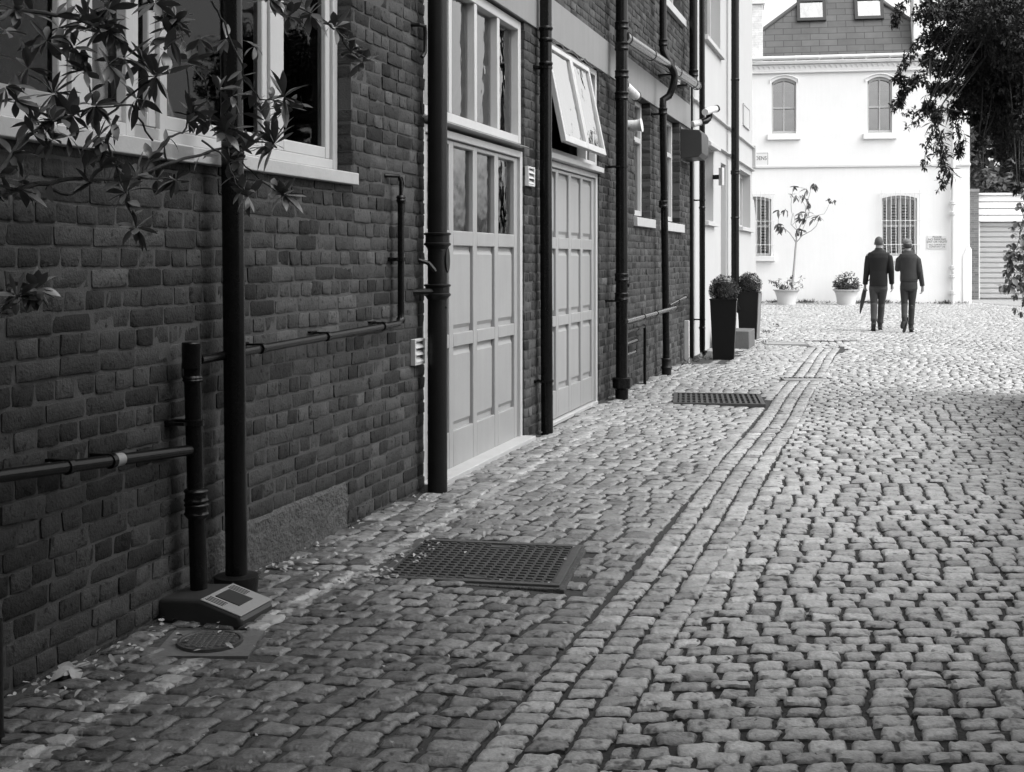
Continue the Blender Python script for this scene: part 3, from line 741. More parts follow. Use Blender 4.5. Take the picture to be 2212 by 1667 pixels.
# 1 leaning drainpipe in front of the near wall
sb, st_ = PS(511, .11), PS(496, .11); r = .046
t = pipe('drainpipe', 'tall slightly leaning plain black drainpipe between the two near windows', 'drainpipe', [(st_-.012, .11, 3.6), (sb, .11, .06)], r); ALLP.append(t)
q = MB(); q.lathe([(.085, -.02), (.088, .03), (.092, .062), (.090, .072), (.062, .076), (.05, .078)], (sb, -.11), 28); q.build('base_shoe', M['black_iron'], t, (t['s0'], 0, 0))
# 2 short soil stack with two branches
s2t, s2b = PS(414, .085), PS(430, .085); r = .034
t = pipe('soil_stack', 'short capped black waste stack rising from the plastic box', 'waste pipe', [(s2t, .085, zat(414, 740, .085)), (s2b-.002, .085, .08)], r); ALLP.append(t)
for yy, nm in ((818, 'cap'), (912, 'bracket'), (1072, 'collar'), (1102, 'collar')):
    z = zat(418, yy, .085); sc = s2t+(s2b-s2t)*(zat(414, 740, .085)-z)/(zat(414, 740, .085)-.08)
    if nm == 'bracket': bracket(t, sc, .085, z, r)
    else: collar(t, sc, .085, z, r, .05 if yy > 1000 else .004, nm, lip=.012 if yy > 1000 else .003)
zt = zat(414, 740, .085); q = MB(); q.lathe([(r+.004, zt-.10), (r+.005, zt-.002), (r+.002, zt+.002), (.001, zt+.003)], (s2t, -.085), 24); q.build('cap', M['black_pipe'], t, (t['s0'], 0, 0))
# low branch to the left
za, zb_ = zat(0, 1028, .085), zat(405, 973, .085)
t = pipe('waste_pipe', 'low black waste pipe with a pale label running left along the wall', 'waste pipe', [(2.2, .085, za+.06), (PS(0, .085), .085, za), (PS(405, .085)+.01, .085, zb_)], .0215, group=None); ALLP.append(t)
for x, y in ((147, 1005), (240, 993)):
    s_ = PS(x, .085); z = zb_+(za-zb_)*(PS(405, .085)-s_)/(PS(405, .085)-PS(0, .085))
    q = MB(); q.tube([(s_-.012, -.085, z), (s_+.012, -.085, z)], .0265, 20); q.wb(s_-.008, s_+.008, 0, .07, z+.014, z+.024)
    q.build('clip', M['black_pipe'], t, (t['s0'], 0, 0))
s_ = PS(252, .085); z = zb_+(za-zb_)*(PS(405, .085)-s_)/(PS(405, .085)-PS(0, .085)); q = MB(); q.tube([(s_-.02, -.085, z), (s_+.03, -.085, z)], .0232, 20); q.build('sticker', M['bin_light'], t, (t['s0'], 0, 0))
# long branch to the right, then up
p0 = (PS(437, .085), zat(437, 776, .085)); p1 = (PS(866, .06), zat(866, 697, .06)); z2 = zat(867, 430, .06)
t = pipe('waste_pipe', 'long glossy black waste pipe running right along the brick then turning up', 'waste pipe', [(p0[0]-.02, .085, p0[1]), (p0[0]+.05, .08, p0[1])]+bend((p1[0]-.05, .06, p1[1]-.003), (p1[0], .06, p1[1]), (p1[0]+.001, .06, p1[1]+.06))+[(p1[0], .06, z2)], .019); ALLP.append(t)
for x in (560, 705, 830):
    s_ = PS(x, .07); f_ = (s_-p0[0])/(p1[0]-p0[0]); z = p0[1]+(p1[1]-p0[1])*f_; d = .085-.025*f_
    q = MB(); q.tube([(s_-.012, -d, z), (s_+.012, -d, z)], .024, 20); q.wb(s_-.07, s_-.0, 0, .02, z+.02, z+.028); q.wb(s_-.008, s_+.008, 0, d-.015, z+.012, z+.022); q.build('clip', M['black_pipe'], t, (t['s0'], 0, 0))
s_, zz0 = p1[0], p1[1]
collar(t, s_, .06, z2, .019, .03, lip=.005); bracket(t, s_, .06, zat(867, 560, .06), .019); collar(t, s_, .06, zat(867, 690, .06), .019, .02, lip=.004)
zt = zat(862, 380, .06); q = MB(); q.tube([(s_, -.06, z2), (s_, -.06, zt-.03)]+[(s_-.02, -.055, zt), (s_-.06, -.03, zt), (s_-.1, 0, zt)], .011, 12)
q.tube([(s_+.01, -.06, z2+.03), (s_+.035, -.06, z2+.08), (s_+.035, -.06, zt-.04), (s_+.01, -.06, zt-.005)], .006, 8); q.build('outlet', M['black_pipe'], t, (t['s0'], 0, 0))
# 3 cast iron stack at the first garage
sC = PS(945, .11); r = 21.5*7.42/F*1.0
t = pipe('soil_stack', 'heavy cast iron soil stack with flanged collars at the left of the glazed garage', 'soil pipe', [(sC, .11, 6.5), (sC, .11, -.02)], r, 'black_iron', 28); ALLP.append(t)
def flange(t_, s_, d, zt, zb, r_, nm='collar'):
    q = MB(); q.lathe([(r_, zb-.03), (r_+.012, zb-.012), (r_+.022, zb-.004), (r_+.022, zb+.004), (r_+.013, zb+.01), (r_+.013, zt-.01), (r_+.022, zt-.004), (r_+.022, zt+.004), (r_+.012, zt+.008), (r_, zt+.009)], (s_, -d), 32)
    return q.build(nm, M['black_iron'], t_, (t_['s0'], 0, 0))
flange(t, sC, .11, zat(945, 505, .11), zat(945, 527, .11), r); flange(t, sC, .11, zat(945, 616, .11), zat(945, 636, .11), r)
q = MB()   # access door with its bolt lug, fixing ear
zc = zat(945, 562, .11); q.prism([(sC+.01+math.cos(a)*.035, -.11-r-.006, zc+math.sin(a)*.075) for a in [i*math.pi/10 for i in range(20)]], (0, .03, 0))
q.tube([(sC+r-.01, -.135, zc+.075), (sC+r+.018, -.135, zc+.06), (sC+r+.026, -.135, zc+.01), (sC+r+.02, -.135, zc-.05), (sC+r+.005, -.135, zc-.065)], .007, 8); q.ell((sC+r+.02, -.135, zc-.06), (.012, .012, .012), 10, 6)
q.build('access_door', M['black_iron'], t, (t['s0'], 0, 0), bevel=.003)
q = MB(); z = zat(915, 568, .06); q.tube([(sC-r+.01, -.11, z-.05), (sC-r-.015, -.08, z), (sC-r-.05, -.03, z+.02)], [.02, .014, .01], 8); q.build('fixing_ear', M['black_iron'], t, (t['s0'], 0, 0)); q = MB()
z = zat(915, 630, .06); q.tube([(sC-r+.01, -.10, z), (sC-r-.03, -.05, z), (sC-r-.07, -.0, z)], [.026, .02, .014], 8)
q.build('fixing_ear', M['black_iron'], t, (t['s0'], 0, 0))
q = MB(); q.ell((sC-.01, -.11-r, zat(945, 663, .11)), (.007, .005, .008), 8, 6); q.build('stud', M['black_iron'], t, (t['s0'], 0, 0))
# 4 pipe between the garages
sD = PS(1181, .085); r = 13*10/F
t = pipe('drainpipe', 'straight black drainpipe on the brick pier between the two garages', 'drainpipe', [(PS(1179, .085), .085, 6.5), (PS(1179, .085), .085, 2.0), (sD+.01, .085, .06), (sD+.01, .085, -.02)], r, n=24); ALLP.append(t)
for yy in (62, 87, 138): collar(t, PS(1179, .085), .085, zat(1180, yy, .085), r, .02, lip=.005)
bracket(t, PS(1179, .085), .085, zat(1180, 147, .085), r); bracket(t, sD, .085, zat(1180, 823, .085), r)
# 5 big stack with tees
sE = PS(1343, .15); r = 13*12.4/F
t = pipe('soil_stack', 'thick black soil stack with socket joints right of the second garage', 'soil pipe', [(sE, .15, 6.8), (sE, .15, -.02)], r, n=24); ALLP.append(t)
for yy in (55, 100, 160, 207, 598, 640): collar(t, sE, .15, zat(1343, yy, .15), r, .07, lip=.009)
for yy in (350, 640): bracket(t, sE, .15, zat(1343, yy+10, .15), r)
q = MB(); zb = zat(1343, 815, .15); q.lathe([(r+.004, -.02), (r+.006, zb-.12), (r+.032, zb-.10), (r+.035, zb-.005), (r+.028, zb), (r, zb+.003)], (sE, -.15), 28); q.build('base_shoe', M['black_pipe'], t, (t['s0'], 0, 0))
q = MB(); z = zat(1357, 612, .15); q.tube([(sE, -.15, z), (sE+.05, -.15-r*.8, z)], .04, 16); q.build('access_cap', M['black_pipe'], t, (t['s0'], 0, 0))
# glossy horizontal branch
za = zat(1358, 88, .17); zb = zat(1503, 182, .17); sa, sb_ = sE, PS(1506, .17)
t = pipe('waste_pipe', 'thick glossy waste pipe bridging high across the brick behind the swan neck pipe', 'waste pipe', [(sa, .17, za), (sb_, .17, zb)], .062, 'gray_pipe', 24); ALLP.append(t)
def alongpipe(t_, u, r_, w_=.03, nm='coupling', m='black_pipe'):
    s_ = sa+(sb_-sa)*u; z_ = za+(zb-za)*u; q = MB(); q.tube([(s_-w_/2, -.17, z_), (s_+w_/2, -.17, z_)], r_, 24); return q.build(nm, M[m], t_, (t_['s0'], 0, 0))
for u in (.03, .3, .55, .66, .93, .99): alongpipe(t, u, .067)
q = MB()
for u in (.6, .86): s_ = sa+(sb_-sa)*u; z_ = za+(zb-za)*u; q.wb(s_-.12, s_+.02, 0, .16, z_-.085, z_-.065)
q.build('bracket', M['black_iron'], t, (t['s0'], 0, 0))
# short stub lower
z_ = zat(1360, 187, .17); t = pipe('waste_outlet', 'short white stub of pipe on the stack above the narrow window', 'pipe stub', [(sE, .15, z_), (PS(1374, .15), .15, z_-.04)], .05, 'flue_white', 20); ALLP.append(t)
q = MB(); s_ = PS(1374, .15); q.tube([(s_-.03, -.15, z_-.035), (s_+.02, -.15, z_-.045)], .056, 20); q.build('cap', M['black_pipe'], t, (t['s0'], 0, 0))
q = MB(); q.tube([(sE, -.15, z_), (sE+.05+.04, -.15, z_-.005)], .06, 20); q.build('coupling', M['black_pipe'], t, (t['s0'], 0, 0))
# 6 swan neck pipe
dF = .13; r = 8*14.5/F; dO = .245
s6 = PS(1432, dF); s6b = PS(1440, dF)
pt = [(s6, dF, 6.6), (s6, dF, zat(1432, 95, dF))]+bend((s6, dF, zat(1432, 108, dF)), (s6+.0, dF+.02, zat(1434, 124, dF)), (s6+.075, dO, zat(1446, 145, dO)))+bend((s6+.09, dO+.01, zat(1450, 158, dO)), (s6+.09, dO+.01, zat(1450, 180, dO)), (s6+.06, dF+.06, zat(1440, 196, dO)))+[(s6+.005, dF, zat(1432, 215, dF)), (s6, dF, zat(1430, 235, dF)), (s6b, dF, -.02)]
t = pipe('drainpipe', 'black drainpipe with a swan neck stepping out over the glossy waste pipe', 'drainpipe', pt, r, n=20); ALLP.append(t)
for yy in (92, 240, 440): collar(t, s6+(.02 if yy > 300 else 0), dF, zat(1432, yy, dF), r, .07, lip=.009)
bracket(t, s6, dF, zat(1430, 245, dF), r)
zb = zat(1440, 775, dF); q = MB(); q.lathe([(r+.012, -.02), (r+.016, .03), (r+.014, zb-.14), (r+.02, zb-.12), (r+.026, zb-.10), (r+.014, zb-.08), (r+.016, zb-.01), (r+.026, zb), (r+.02, zb+.012), (r, zb+.014)], (s6b-.005, -dF), 24); q.build('base_shoe', M['black_iron'], t, (t['s0'], 0, 0))
# 7 two upper pipes at the house joint
d = .15; s7 = PS(1498, d); r = 9*16.6/F
t = pipe('soil_stack', 'thick black pipe descending to the end of the glossy waste pipe', 'soil pipe', [(s7, d, 7.2), (s7, d, zat(1498, 150, d))]+bend((s7, d, zat(1498, 165, d)), (s7, d, zat(1498, 182, d)), (s7-.1, .17, zat(1497, 184, d)+.03)), r, n=22); ALLP.append(t)
collar(t, s7, d, zat(1498, 158, d), r, .08, lip=.008)
d = .12; s8 = PS(1516, d); r = 6.2*18/F
t = pipe('drainpipe', 'slim black drainpipe running full height at the start of the white side house', 'drainpipe', [(s8, d, 7.2), (s8+.05, d, .12), (s8+.06, d, .06), (s8+.05, d+.05, .03)], r, n=18); ALLP.append(t)
for yy in (432, 690): bracket(t, s8+.03, d, zat(1516, yy, d), r)
for yy in (440, 700): collar(t, s8+.03, d, zat(1516, yy+8, d), r, .02, lip=.004)
d = .14; s9 = PS(1588, d); r = 8.2*22.5/F
t = pipe('drainpipe', 'black drainpipe running full height between the lamp doorway and the corner window', 'drainpipe', [(s9, d, 7.4), (s9, d, .8)]+bend((s9, d, .75), (s9, d, .55), (s9+.1, d+.08, .5)), r, n=18); ALLP.append(t)
for yy in (172, 372, 470): collar(t, s9, d, zat(1588, yy, d), r, .06 if yy == 372 else .02, lip=.01 if yy == 372 else .004)
q = MB(); q.tube([(s9+.05, -.18, .95), (s9+.2, -.25, .95), (s9+.26, -.27, .9), (s9+.26, -.27, .72), (s9+.18, -.24, .66), (s9+.02, -.18, .62)], .05, 14); q.build('loop', M['gray_pipe'], t, (t['s0'], 0, 0))
# low small pipes
def lowpipe(label, x0, y0, x1, y1, r, d, m='gray_pipe', drop=None, joints=(), cap=True, name='waste_pipe'):
    path = [(PS(x0, d), d, zat(x0, y0, d)), (PS(x1, d), d, zat(x1, y1, d))]
    if drop: path = path[:1]+bend((path[1][0]-.04, d, path[1][2]), path[1], (path[1][0], d, path[1][2]-.05), 4)+[(path[1][0], d, drop)]
    t_ = pipe(name, label, 'waste pipe', path, r, m, 14); ALLP.append(t_)
    a, b = Vector((path[0][0], -d, path[0][2])), Vector((PS(x1, d), -d, zat(x1, y1, d)))
    for u in joints:
        p = a.lerp(b, u); dr_ = (b-a).normalized()*.012; q = MB(); q.tube([p-dr_, p+dr_], r+.005, 14); q.build('joint', M['black_pipe'], t_, (t_['s0'], 0, 0))
    return t_
lowpipe('pale grey waste pipe sloping low along the brick in front of the swan neck pipe', 1352, 694, 1461, 664, .026, .2, joints=(.3, .55, .98))
lowpipe('short pale waste pipe ending beside the house joint', 1446, 660, 1482, 641, .024, .07, joints=(.5, .97))
lowpipe('thin waste pipe that turns down to the ground beside the thick stack', 1352, 717, 1393, 704, .018, .09, drop=-.02, joints=(.6, .95), m='black_pipe')
lowpipe('upper of two short pipe stubs low on the brick', 1352, 742, 1377, 733, .017, .08, joints=(.95,))
lowpipe('lower of two short pipe stubs low on the brick', 1352, 766, 1374, 758, .015, .08, joints=(.95,))
# dark joint strip and painted post
sj = SB-.02; t = wthing('joint_strip', 'dark vertical strip covering the joint of brick and white stucco', 'downpipe', sj, .02)
q = MB(); q.wb(sj-.045, sj+.03, 0.003, .05, -.02, 3.2); q.build('strip', M['black_iron'], t, (sj, -.02, 0), bevel=.01)
q = MB(); q.tube([(sj-.02, -.03, 3.2), (sj-.03, -.03, 3.6), (sj-.02, -.025, 5.3)], .018, 8); q.build('cable', M['black_iron'], t, (sj, -.02, 0))
sp = PS(1489, .12); t = wthing('post', 'low weathered white painted post at the end of the brick wall', 'post', sp, .12)
q = MB(); q.wb(sp-.03, sp+.03, .055, .12, -.02, zat(1489, 692, .12)); q.build('shaft', M['sill_paint'], t, (sp, -.12, 0), bevel=.006)
for t in ALLP: rem(t)
# small fittings
def vent(x0, x1, y0, y1, label, n=3):
    d = .03; s0, s1 = PS(x0, d), PS(x1, d); zt, zb = zat(x0, y0, d), zat(x0, y1, d); t_ = wthing('wall_vent', label, 'air vent', s0, 0, zb)
    o = (s0, 0, zb); q = MB(); frame_rect(q, s0, s1, zb, zt, .016, .002, .034); q.build('frame', M['plastic_vent'], t_, o, bevel=.003)
    hz = (zt-zb-.032)/n
    for i in range(n):
        z = zb+.016+i*hz; q = MB(); q.hexa([(s0+.017, -.006, z), (s1-.017, -.006, z), (s1-.017, -.012, z), (s0+.017, -.012, z)][::1] and [(s0+.017, -.004, z+hz), (s1-.017, -.004, z+hz), (s1-.017, -.034, z+.006), (s0+.017, -.034, z+.006), (s0+.017, -.004, z+hz+.004-.006), (s1-.017, -.004, z+hz-.002), (s1-.017, -.036, z+.002), (s0+.017, -.036, z+.002)])
        q.build('flap', M['plastic_vent'], t_, o)
    q = MB(); q.wb(s0+.01, s1-.01, .001, .003, zb+.01, zt-.01); q.build('duct', M['dark_void'], t_, o)
vent(896, 917, 733, 790, 'white louvred wall vent low on the brick left of the cast iron stack')
vent(1141, 1155, 358, 401, 'white louvred wall vent on the brick pier between the two garages')
sx0 = PS(1468, .05); t = wthing('wall_vent', 'small white grille high on the brick beside the joined pipes', 'air vent', sx0, 0, zat(1476, 195, 0)); z = zat(1476, 195, 0)
q = MB(); frame_rect(q, sx0+.02, sx0+.24, z, z+.24, .02, .002, .02)
for i in range(6): q.wb(sx0+.04, sx0+.22, .004, .014, z+.03+i*.034, z+.045+i*.034)
q.build('grille', M['plastic_vent'], t, (sx0, 0, z))
# hook near the cast iron pipe
sh = PS(912, .05); zt = zat(912, 56, .05); t = wthing('wall_hook', 'black iron pipe outlet hook high on the near brick wall', 'hook', sh, 0, zt-.2)
q = MB(); q.tube([(sh-.05, 0, zt), (sh-.045, -.05, zt), (sh-.01, -.07, zt-.005), (sh, -.07, zt-.04), (sh-.005, -.07, zt-.16), (sh-.03, -.06, zt-.19)], [.012, .012, .013, .012, .011, .013], 12)
q.tube([(sh, -.04, zt+.02), (sh-.03, -.02, zt+.1), (sh-.06, -.012, zt+.35)], .004, 6); q.build('spout', M['black_iron'], t, (sh, 0, zt-.2))
# cable along the band over the second garage
t = wthing('cable', 'thin twisted cable sagging along the lintel above the open window', 'cable', 10.9, 0, 3.2)
q = MB(); pts = [(10.75+i*.09, -.028-.006*math.sin(i*2.1), 3.225-.012*math.sin(i*1.3)-.01) for i in range(26)]; q.tube(pts, .007, 6); q.tube([(a, b-.006, c_+.012*math.sin(i)) for i, (a, b, c_) in enumerate(pts)], .005, 6); q.build('strand', M['gray_pipe'], t, (10.9, 0, 3.2))
# boiler flue terminal by narrow window
dd = .1; s_ = PS(1356, dd); z = zat(1372, 260, .25); t = wthing('flue_terminal', 'white horizontal boiler flue with flared end beside the narrow window', 'flue', s_, 0, z)
dv = Vector((.0, -1, 0)); q = MB(); q.tube([(s_+.10, 0, z+.005), (s_+.10, -.17, z)], .055, 22); q.build('duct', M['flue_white'], t, (s_, 0, z))
q = MB(); q.tube([(s_+.10, -.165, z), (s_+.10, -.19, z), (s_+.10, -.23, z+.005)], [.06, .058, .075], 22); q.build('flared_end', M['flue_white'], t, (s_, 0, z))
# boiler box
sb0, sb1 = PS(1485, .02), PS(1485, .02)+.02
db = .29; sL = PS(1470, .0); zt = zat(1512, 277, db); zb = zat(1512, 336, db)
t = wthing('flue_guard', 'dark grey metal box projecting from the wall at the house joint', 'wall box', sL, 0, zb)
wdt = PS(1529, .26)-PS(1515, .26)
q = MB(); q.prism([(sL-.02, 0, zb-.02), (sL-.02, 0, zt+.02), (sL, -db+.03, zt+.0), (sL, -db, zt-.05), (sL, -db, zb+.05), (sL, -db+.05, zb)], (wdt, 0, 0)); q.build('casing', M['bin_dark'], t, (sL, 0, zb), bevel=.008)
q = MB(); q.wb(sL-.03, sL+wdt+.0, .001, .012, zb-.05, zt+.05); q.build('backplate', M['gray_pipe'], t, (sL, 0, zb))
z1 = zt+.03; df = .30
t = wthing('flue_pipe', 'stained white and black elbow flue rising above the dark wall box', 'flue', sL+.2, 0, z1)
Q_ = lambda x, y, d: Vector((PS(x, d), -d, zat(x, y, d)))
og = (sL+.2, 0, z1)
q = MB(); q.tube([Q_(1496, 268, .16), Q_(1507, 265, .22), Q_(1517, 263, .27)], .043, 16); q.build('inlet', M['flue_white'], t, og)
q = MB(); q.tube([Q_(1516, 263, .27), Q_(1525, 261, .32), Q_(1530, 256, .345), Q_(1532, 250, .355), Q_(1532, 243, .36)], .046, 16); q.build('elbow', M['black_pipe'], t, og)
q = MB(); q.tube([Q_(1523, 242, .33), Q_(1532, 239, .36), Q_(1540, 236, .40), Q_(1546, 235, .43)], [.046, .05, .046, .046], 16); q.build('outlet', M['flue_white'], t, og)
q = MB(); q.tube([Q_(1546, 235, .43), Q_(1549, 234, .445)], .051, 16); q.build('rim', M['black_pipe'], t, og)

# ------------------------------------------------------------------ plastic box at the foot of the stack
s0, s1 = 5.03, 5.285; t = wthing('plastic_box', 'dark plastic box with a sloping pale vented lid at the foot of the waste stack', 'plastic box', s0)
q = MB(); q.prism([(s0, -.0, -.02), (s0, -.0, .072), (s0, -.175, .084), (s0, -.19, .082), (s0, -.352, .036), (s0, -.365, .014), (s0, -.36, -.02)], (s1-s0, 0, 0)); bo = q.build('body', M['bin_dark'], t, (s0, 0, 0), bevel=.014, seg=3)
def slope(u, v, h_=0):   # u across 0..1, v down the slope 0..1
    return (s0+.008+(s1-s0-.016)*u, -(.188+.168*v)-h_*.28, .0845-.0478*v+h_)
q = MB(); nn = 10
def sl_quad(q, u0, u1, v0, v1, h0, h1):
    q.hexa([slope(u0, v0, h0), slope(u1, v0, h0), slope(u1, v1, h0), slope(u0, v1, h0), slope(u0, v0, h1), slope(u1, v0, h1), slope(u1, v1, h1), slope(u0, v1, h1)])
sl_quad(q, -.02, 1.02, -.02, 1.03, -.004, .0012); q.build('lid', M['bin_light'], t, (s0, 0, 0), bevel=.006)
q = MB(); sl_quad(q, .28, .72, .12, .74, .001, .0045); q.build('label_plate', M['bin_dark'], t, (s0, 0, 0))
for i in range(4):
    for u in (.05, .78): q = MB(); sl_quad(q, u+i*.05, u+.009+i*.05, .05, .5, .001, .003); q.build('vent_slot', M['dark_void'], t, (s0, 0, 0))
# dark post at the left frame edge
gx, gy = G(-6, 1640); yv = 3.55
p = AT(-14, 1335, 3.62); t = thing('bollard', 'dark iron post just inside the left edge of the view', 'post', (p.x, p.y, 0))
q = MB(); q.lathe([(.034, -.02), (.028, .02), (.026, p.z-.02), (.024, p.z-.005), (.001, p.z)], n=20); q.build('shaft', M['black_iron'], t)

# ------------------------------------------------------------------ WHITE SIDE HOUSE
SE = PS(1625); HW = (SB, 0, 0)
side = wthing('white_side_house', 'cream rendered mews house beyond the brick with black pipes and small windows', 'house', SB)
def hpx(xa, xb, ya, yb, rec=0): return (PS(xa), PS(xb), ya, yb)
sw = [(PS(1521)+.1, PS(1541, 0), .02, 3.0), (PS(1557), PS(1567), -.2, 3.05), (PS(1597), PS(1620), P(1610, 495)[1], P(1610, 385)[1]), (PS(1519)+.1, PS(1556), P(1545, 108)[1]+.02, 7.0)]
z_sillg = zat(1530, 478, 0)
sw[0] = (sw[0][0], sw[0][1], z_sillg, zat(1530, 322, 0)); sw[1] = (PS(1557), PS(1568), -.2, zat(1560, 352, 0)); sw[2] = (PS(1598), PS(1621), zat(1610, 492, 0), zat(1610, 372, 0))
q = MB()
for (a, b, c_, d_) in rects_minus(SB-.01, SE, -.3, 7.9, sw): q.wb(a, b, -.28, .0, c_, d_)
q.build('wall', M['side_stucco'], side, HW)
q = MB(); q.wb(SE-.28, SE, -7, -.282, -.3, 7.9); q.wb(SB, SE, -7.3, -7.0, -.3, 7.9); q.build('gable_wall', M['side_stucco'], side, HW)
q = MB(); q.hexa([(SB, -.2, 7.9), (SE+.1, -.2, 7.9), (SE+.1, 3.6, 9.6), (SB, 3.6, 9.6), (SB, -.2, 8.0), (SE+.1, -.2, 8.0), (SE+.1, 3.6, 9.7), (SB, 3.6, 9.7)]); uvbox(q.build('roof', M['slate'], side, HW))
for (xa, ya, h_, dp) in ((1530, 240, .05, .05), (1560, 325, .05, .06)):
    z = zat(xa, ya, .03); q = MB(); q.prism([(SB+.02, .0, z+h_), (SB+.02, -dp, z+h_*.4), (SB+.02, -dp, z), (SB+.02, 0, z-.01)], (SE-SB+.0, 0, 0)); q.build('string_course', M['side_stucco'], side, HW, bevel=.004)
def swin(h_, n, m='glass_far', rec=.16, bars=False):
    q = MB(); fw = .07; frame_rect(q, h_[0]+.002, h_[1]-.002, h_[2]+.002, h_[3]-.002, fw, -.25, -rec, .07); wc = (h_[1]-h_[0]-2*fw)/n
    for i in range(1, n): q.wb(h_[0]+fw+i*wc-.03, h_[0]+fw+i*wc+.03, -.24, -rec-.003, h_[2]+.07, h_[3]-fw)
    wn = q.build('window', M['white_paint'], side, HW, bevel=.004)
    q = MB(); pane(q, h_[0]+fw, h_[1]-fw, h_[2]+.07, h_[3]-fw, -.21); q.build('pane', M[m], wn, HW)
    q = MB(); q.wb(h_[0], h_[1], -.62, -.6, h_[2], h_[3]); q.build('lining', M['curtain'], wn, HW)
swin(sw[0], 2); swin(sw[2], 3); swin(sw[3], 2)
for h_ in (sw[0], sw[2], sw[3]): sill(side, h_[0]-.08, h_[1]+.1, h_[2]+.0, h_[2]-.07, .07, HW, -.15, 'side_stucco')
q = MB(); q.wb(sw[0][0]-.08, sw[0][1]+.1, .002, .11, sw[0][3]+.02, sw[0][3]+.07); q.build('hood', M['side_stucco'], side, HW, bevel=.004)
q = MB(); h_ = sw[1]; q.wb(h_[0]+.004, h_[1]-.004, -.27, -.22, 0, h_[3]-.004); dr = q.build('front_door', M['white_paint'], side, HW, bevel=.004)
q = MB()
for i in range(2): q.wb(h_[0]+.15, h_[1]-.15, -.22, -.212, .3+i*1.1, 1.2+i*1.1)
q.build('door_panel', M['white_paint'], dr, HW, bevel=.004)
# low wing wall past the corner
t = wthing('wing_wall', 'low white rendered buttress wall at the corner of the side house', 'wall', SE+.02, -.1)
zt = zat(1626, 430, 0); q = MB(); q.prism([(SE+.01, .3, -.05), (SE+.7, .3, -.05), (SE+.7, .3, zt-.35), (SE+.35, .3, zt), (SE+.01, .3, zt)], (0, -.3, 0)); q.build('wall', M['side_stucco'], t, (SE+.02, .1, 0), bevel=.01)
# wall lamp in the doorway
s_ = PS(1553, .1); z = zat(1556, 383, .1); t = wthing('wall_lamp', 'slim steel cylinder lamp on the pier beside the white doorway', 'wall lamp', s_, 0, z)
q = MB(); q.tube([(s_, -.14, z-.14), (s_, -.14, z+.14)], .045, 18); q.build('cylinder', M['steel'], t, (s_, 0, z), bevel=.003)
q = MB(); q.wb(s_-.03, s_+.03, .001, .1, z-.04, z+.03); q.build('bracket', M['black_iron'], t, (s_, 0, z))
s_ = PS(1604); t = wthing('wall_plaque', 'blank white framed plaque high on the side house near its corner', 'plaque', s_, 0, zat(1604, 270))
z0, z1 = zat(1604, 270), zat(1604, 222); q = MB(); frame_rect(q, s_, PS(1617), z0, z1, .03, .002, .03); q.build('frame', M['side_stucco'], t, (s_, 0, z0))
q = MB(); q.wb(s_+.03, PS(1617)-.03, .002, .02, z0+.03, z1-.03); q.build('panel', M['side_stucco'], t, (s_, 0, z0))
t = wthing('corner_bracket', 'small white cabinet fixed on the end corner of the side house', 'wall box', SE, 0, zat(1625, 362)); z0, z1 = zat(1626, 360), zat(1626, 312)
q = MB(); q.prism([(SE+.002, .25, z0), (SE+.002, .25, z1), (SE+.05, .25, z1), (SE+.16, .25, z1-.12), (SE+.16, .25, z0+.02)], (0, -.32, 0)); q.build('box', M['side_stucco'], t, (SE, 0, z0), bevel=.01)

# ------------------------------------------------------------------ planters and step
def leafquads(pts, dirs, L, W, mb_=None, fold=.25, bendz=.2, seg=3, ups=None):
    """many leaves as one list; each a folded, curved blade"""
    V, Fq = [], []
    for i, (p, d) in enumerate(zip(pts, dirs)):
        p = Vector(p); d = Vector(d).normalized(); up = Vector(ups[i]) if ups else Vector((0, 0, 1))
        sd = d.cross(up)
        if sd.length < 1e-3: sd = d.cross(Vector((1, 0, 0)))
        sd.normalize(); nn_ = sd.cross(d).normalized()
        a = random.uniform(-.7, .7); sd, nn_ = sd*math.cos(a)+nn_*math.sin(a), nn_*math.cos(a)-sd*math.sin(a)
        l = (L[i] if hasattr(L, '__len__') else L)*random.uniform(.8, 1.2); w_ = W*l/(L[i] if hasattr(L, '__len__') else L); b0 = len(V)
        bz = bendz*random.uniform(-.3, 1.3)
        for k in range(seg+1):
            u = k/seg; c_ = p+d*l*u-nn_*bz*l*u*u; ww = w_*math.sin(math.pi*min(1, .04+.96*u)**1.15)*.5 if k < seg else 0
            if k == 0: ww = w_*.08
            V += [tuple(c_+sd*ww+nn_*ww*fold), tuple(c_), tuple(c_-sd*ww+nn_*ww*fold)]
        for k in range(seg):
            q = b0+3*k; Fq += [(q, q+3, q+4, q+1), (q+1, q+4, q+5, q+2)]
    return V, Fq
def randdir(zb=-1):
    while True:
        v = Vector((random.uniform(-1, 1), random.uniform(-1, 1), random.uniform(zb, 1)))
        if .1 < v.length < 1: return v.normalized()
def topiary(parent, c, r, n=3800):
    q = MB(); q.ell(c, (r*.78,)*3, 24, 14); co = q.build('twig_core', M['bark'], parent)
    pts, ds = [], []
    for i in range(n):
        d = randdir(-.9); bump = 1+.10*noise.noise(d*2.3+Vector((c[0], 0, 0)))
        if d.z > .72 and random.random() < .3: continue
        rr = r*random.uniform(.78, 1.06)*bump; pts.append(Vector(c)+d*rr); ds.append((d+randdir()*.9).normalized())
    V, Fq = leafquads(pts, ds, .026, .014, seg=2); q = MB(); q.v, q.f = V, Fq; return q.build('foliage', M['leaf_box'], parent, normals=False, smooth=False)
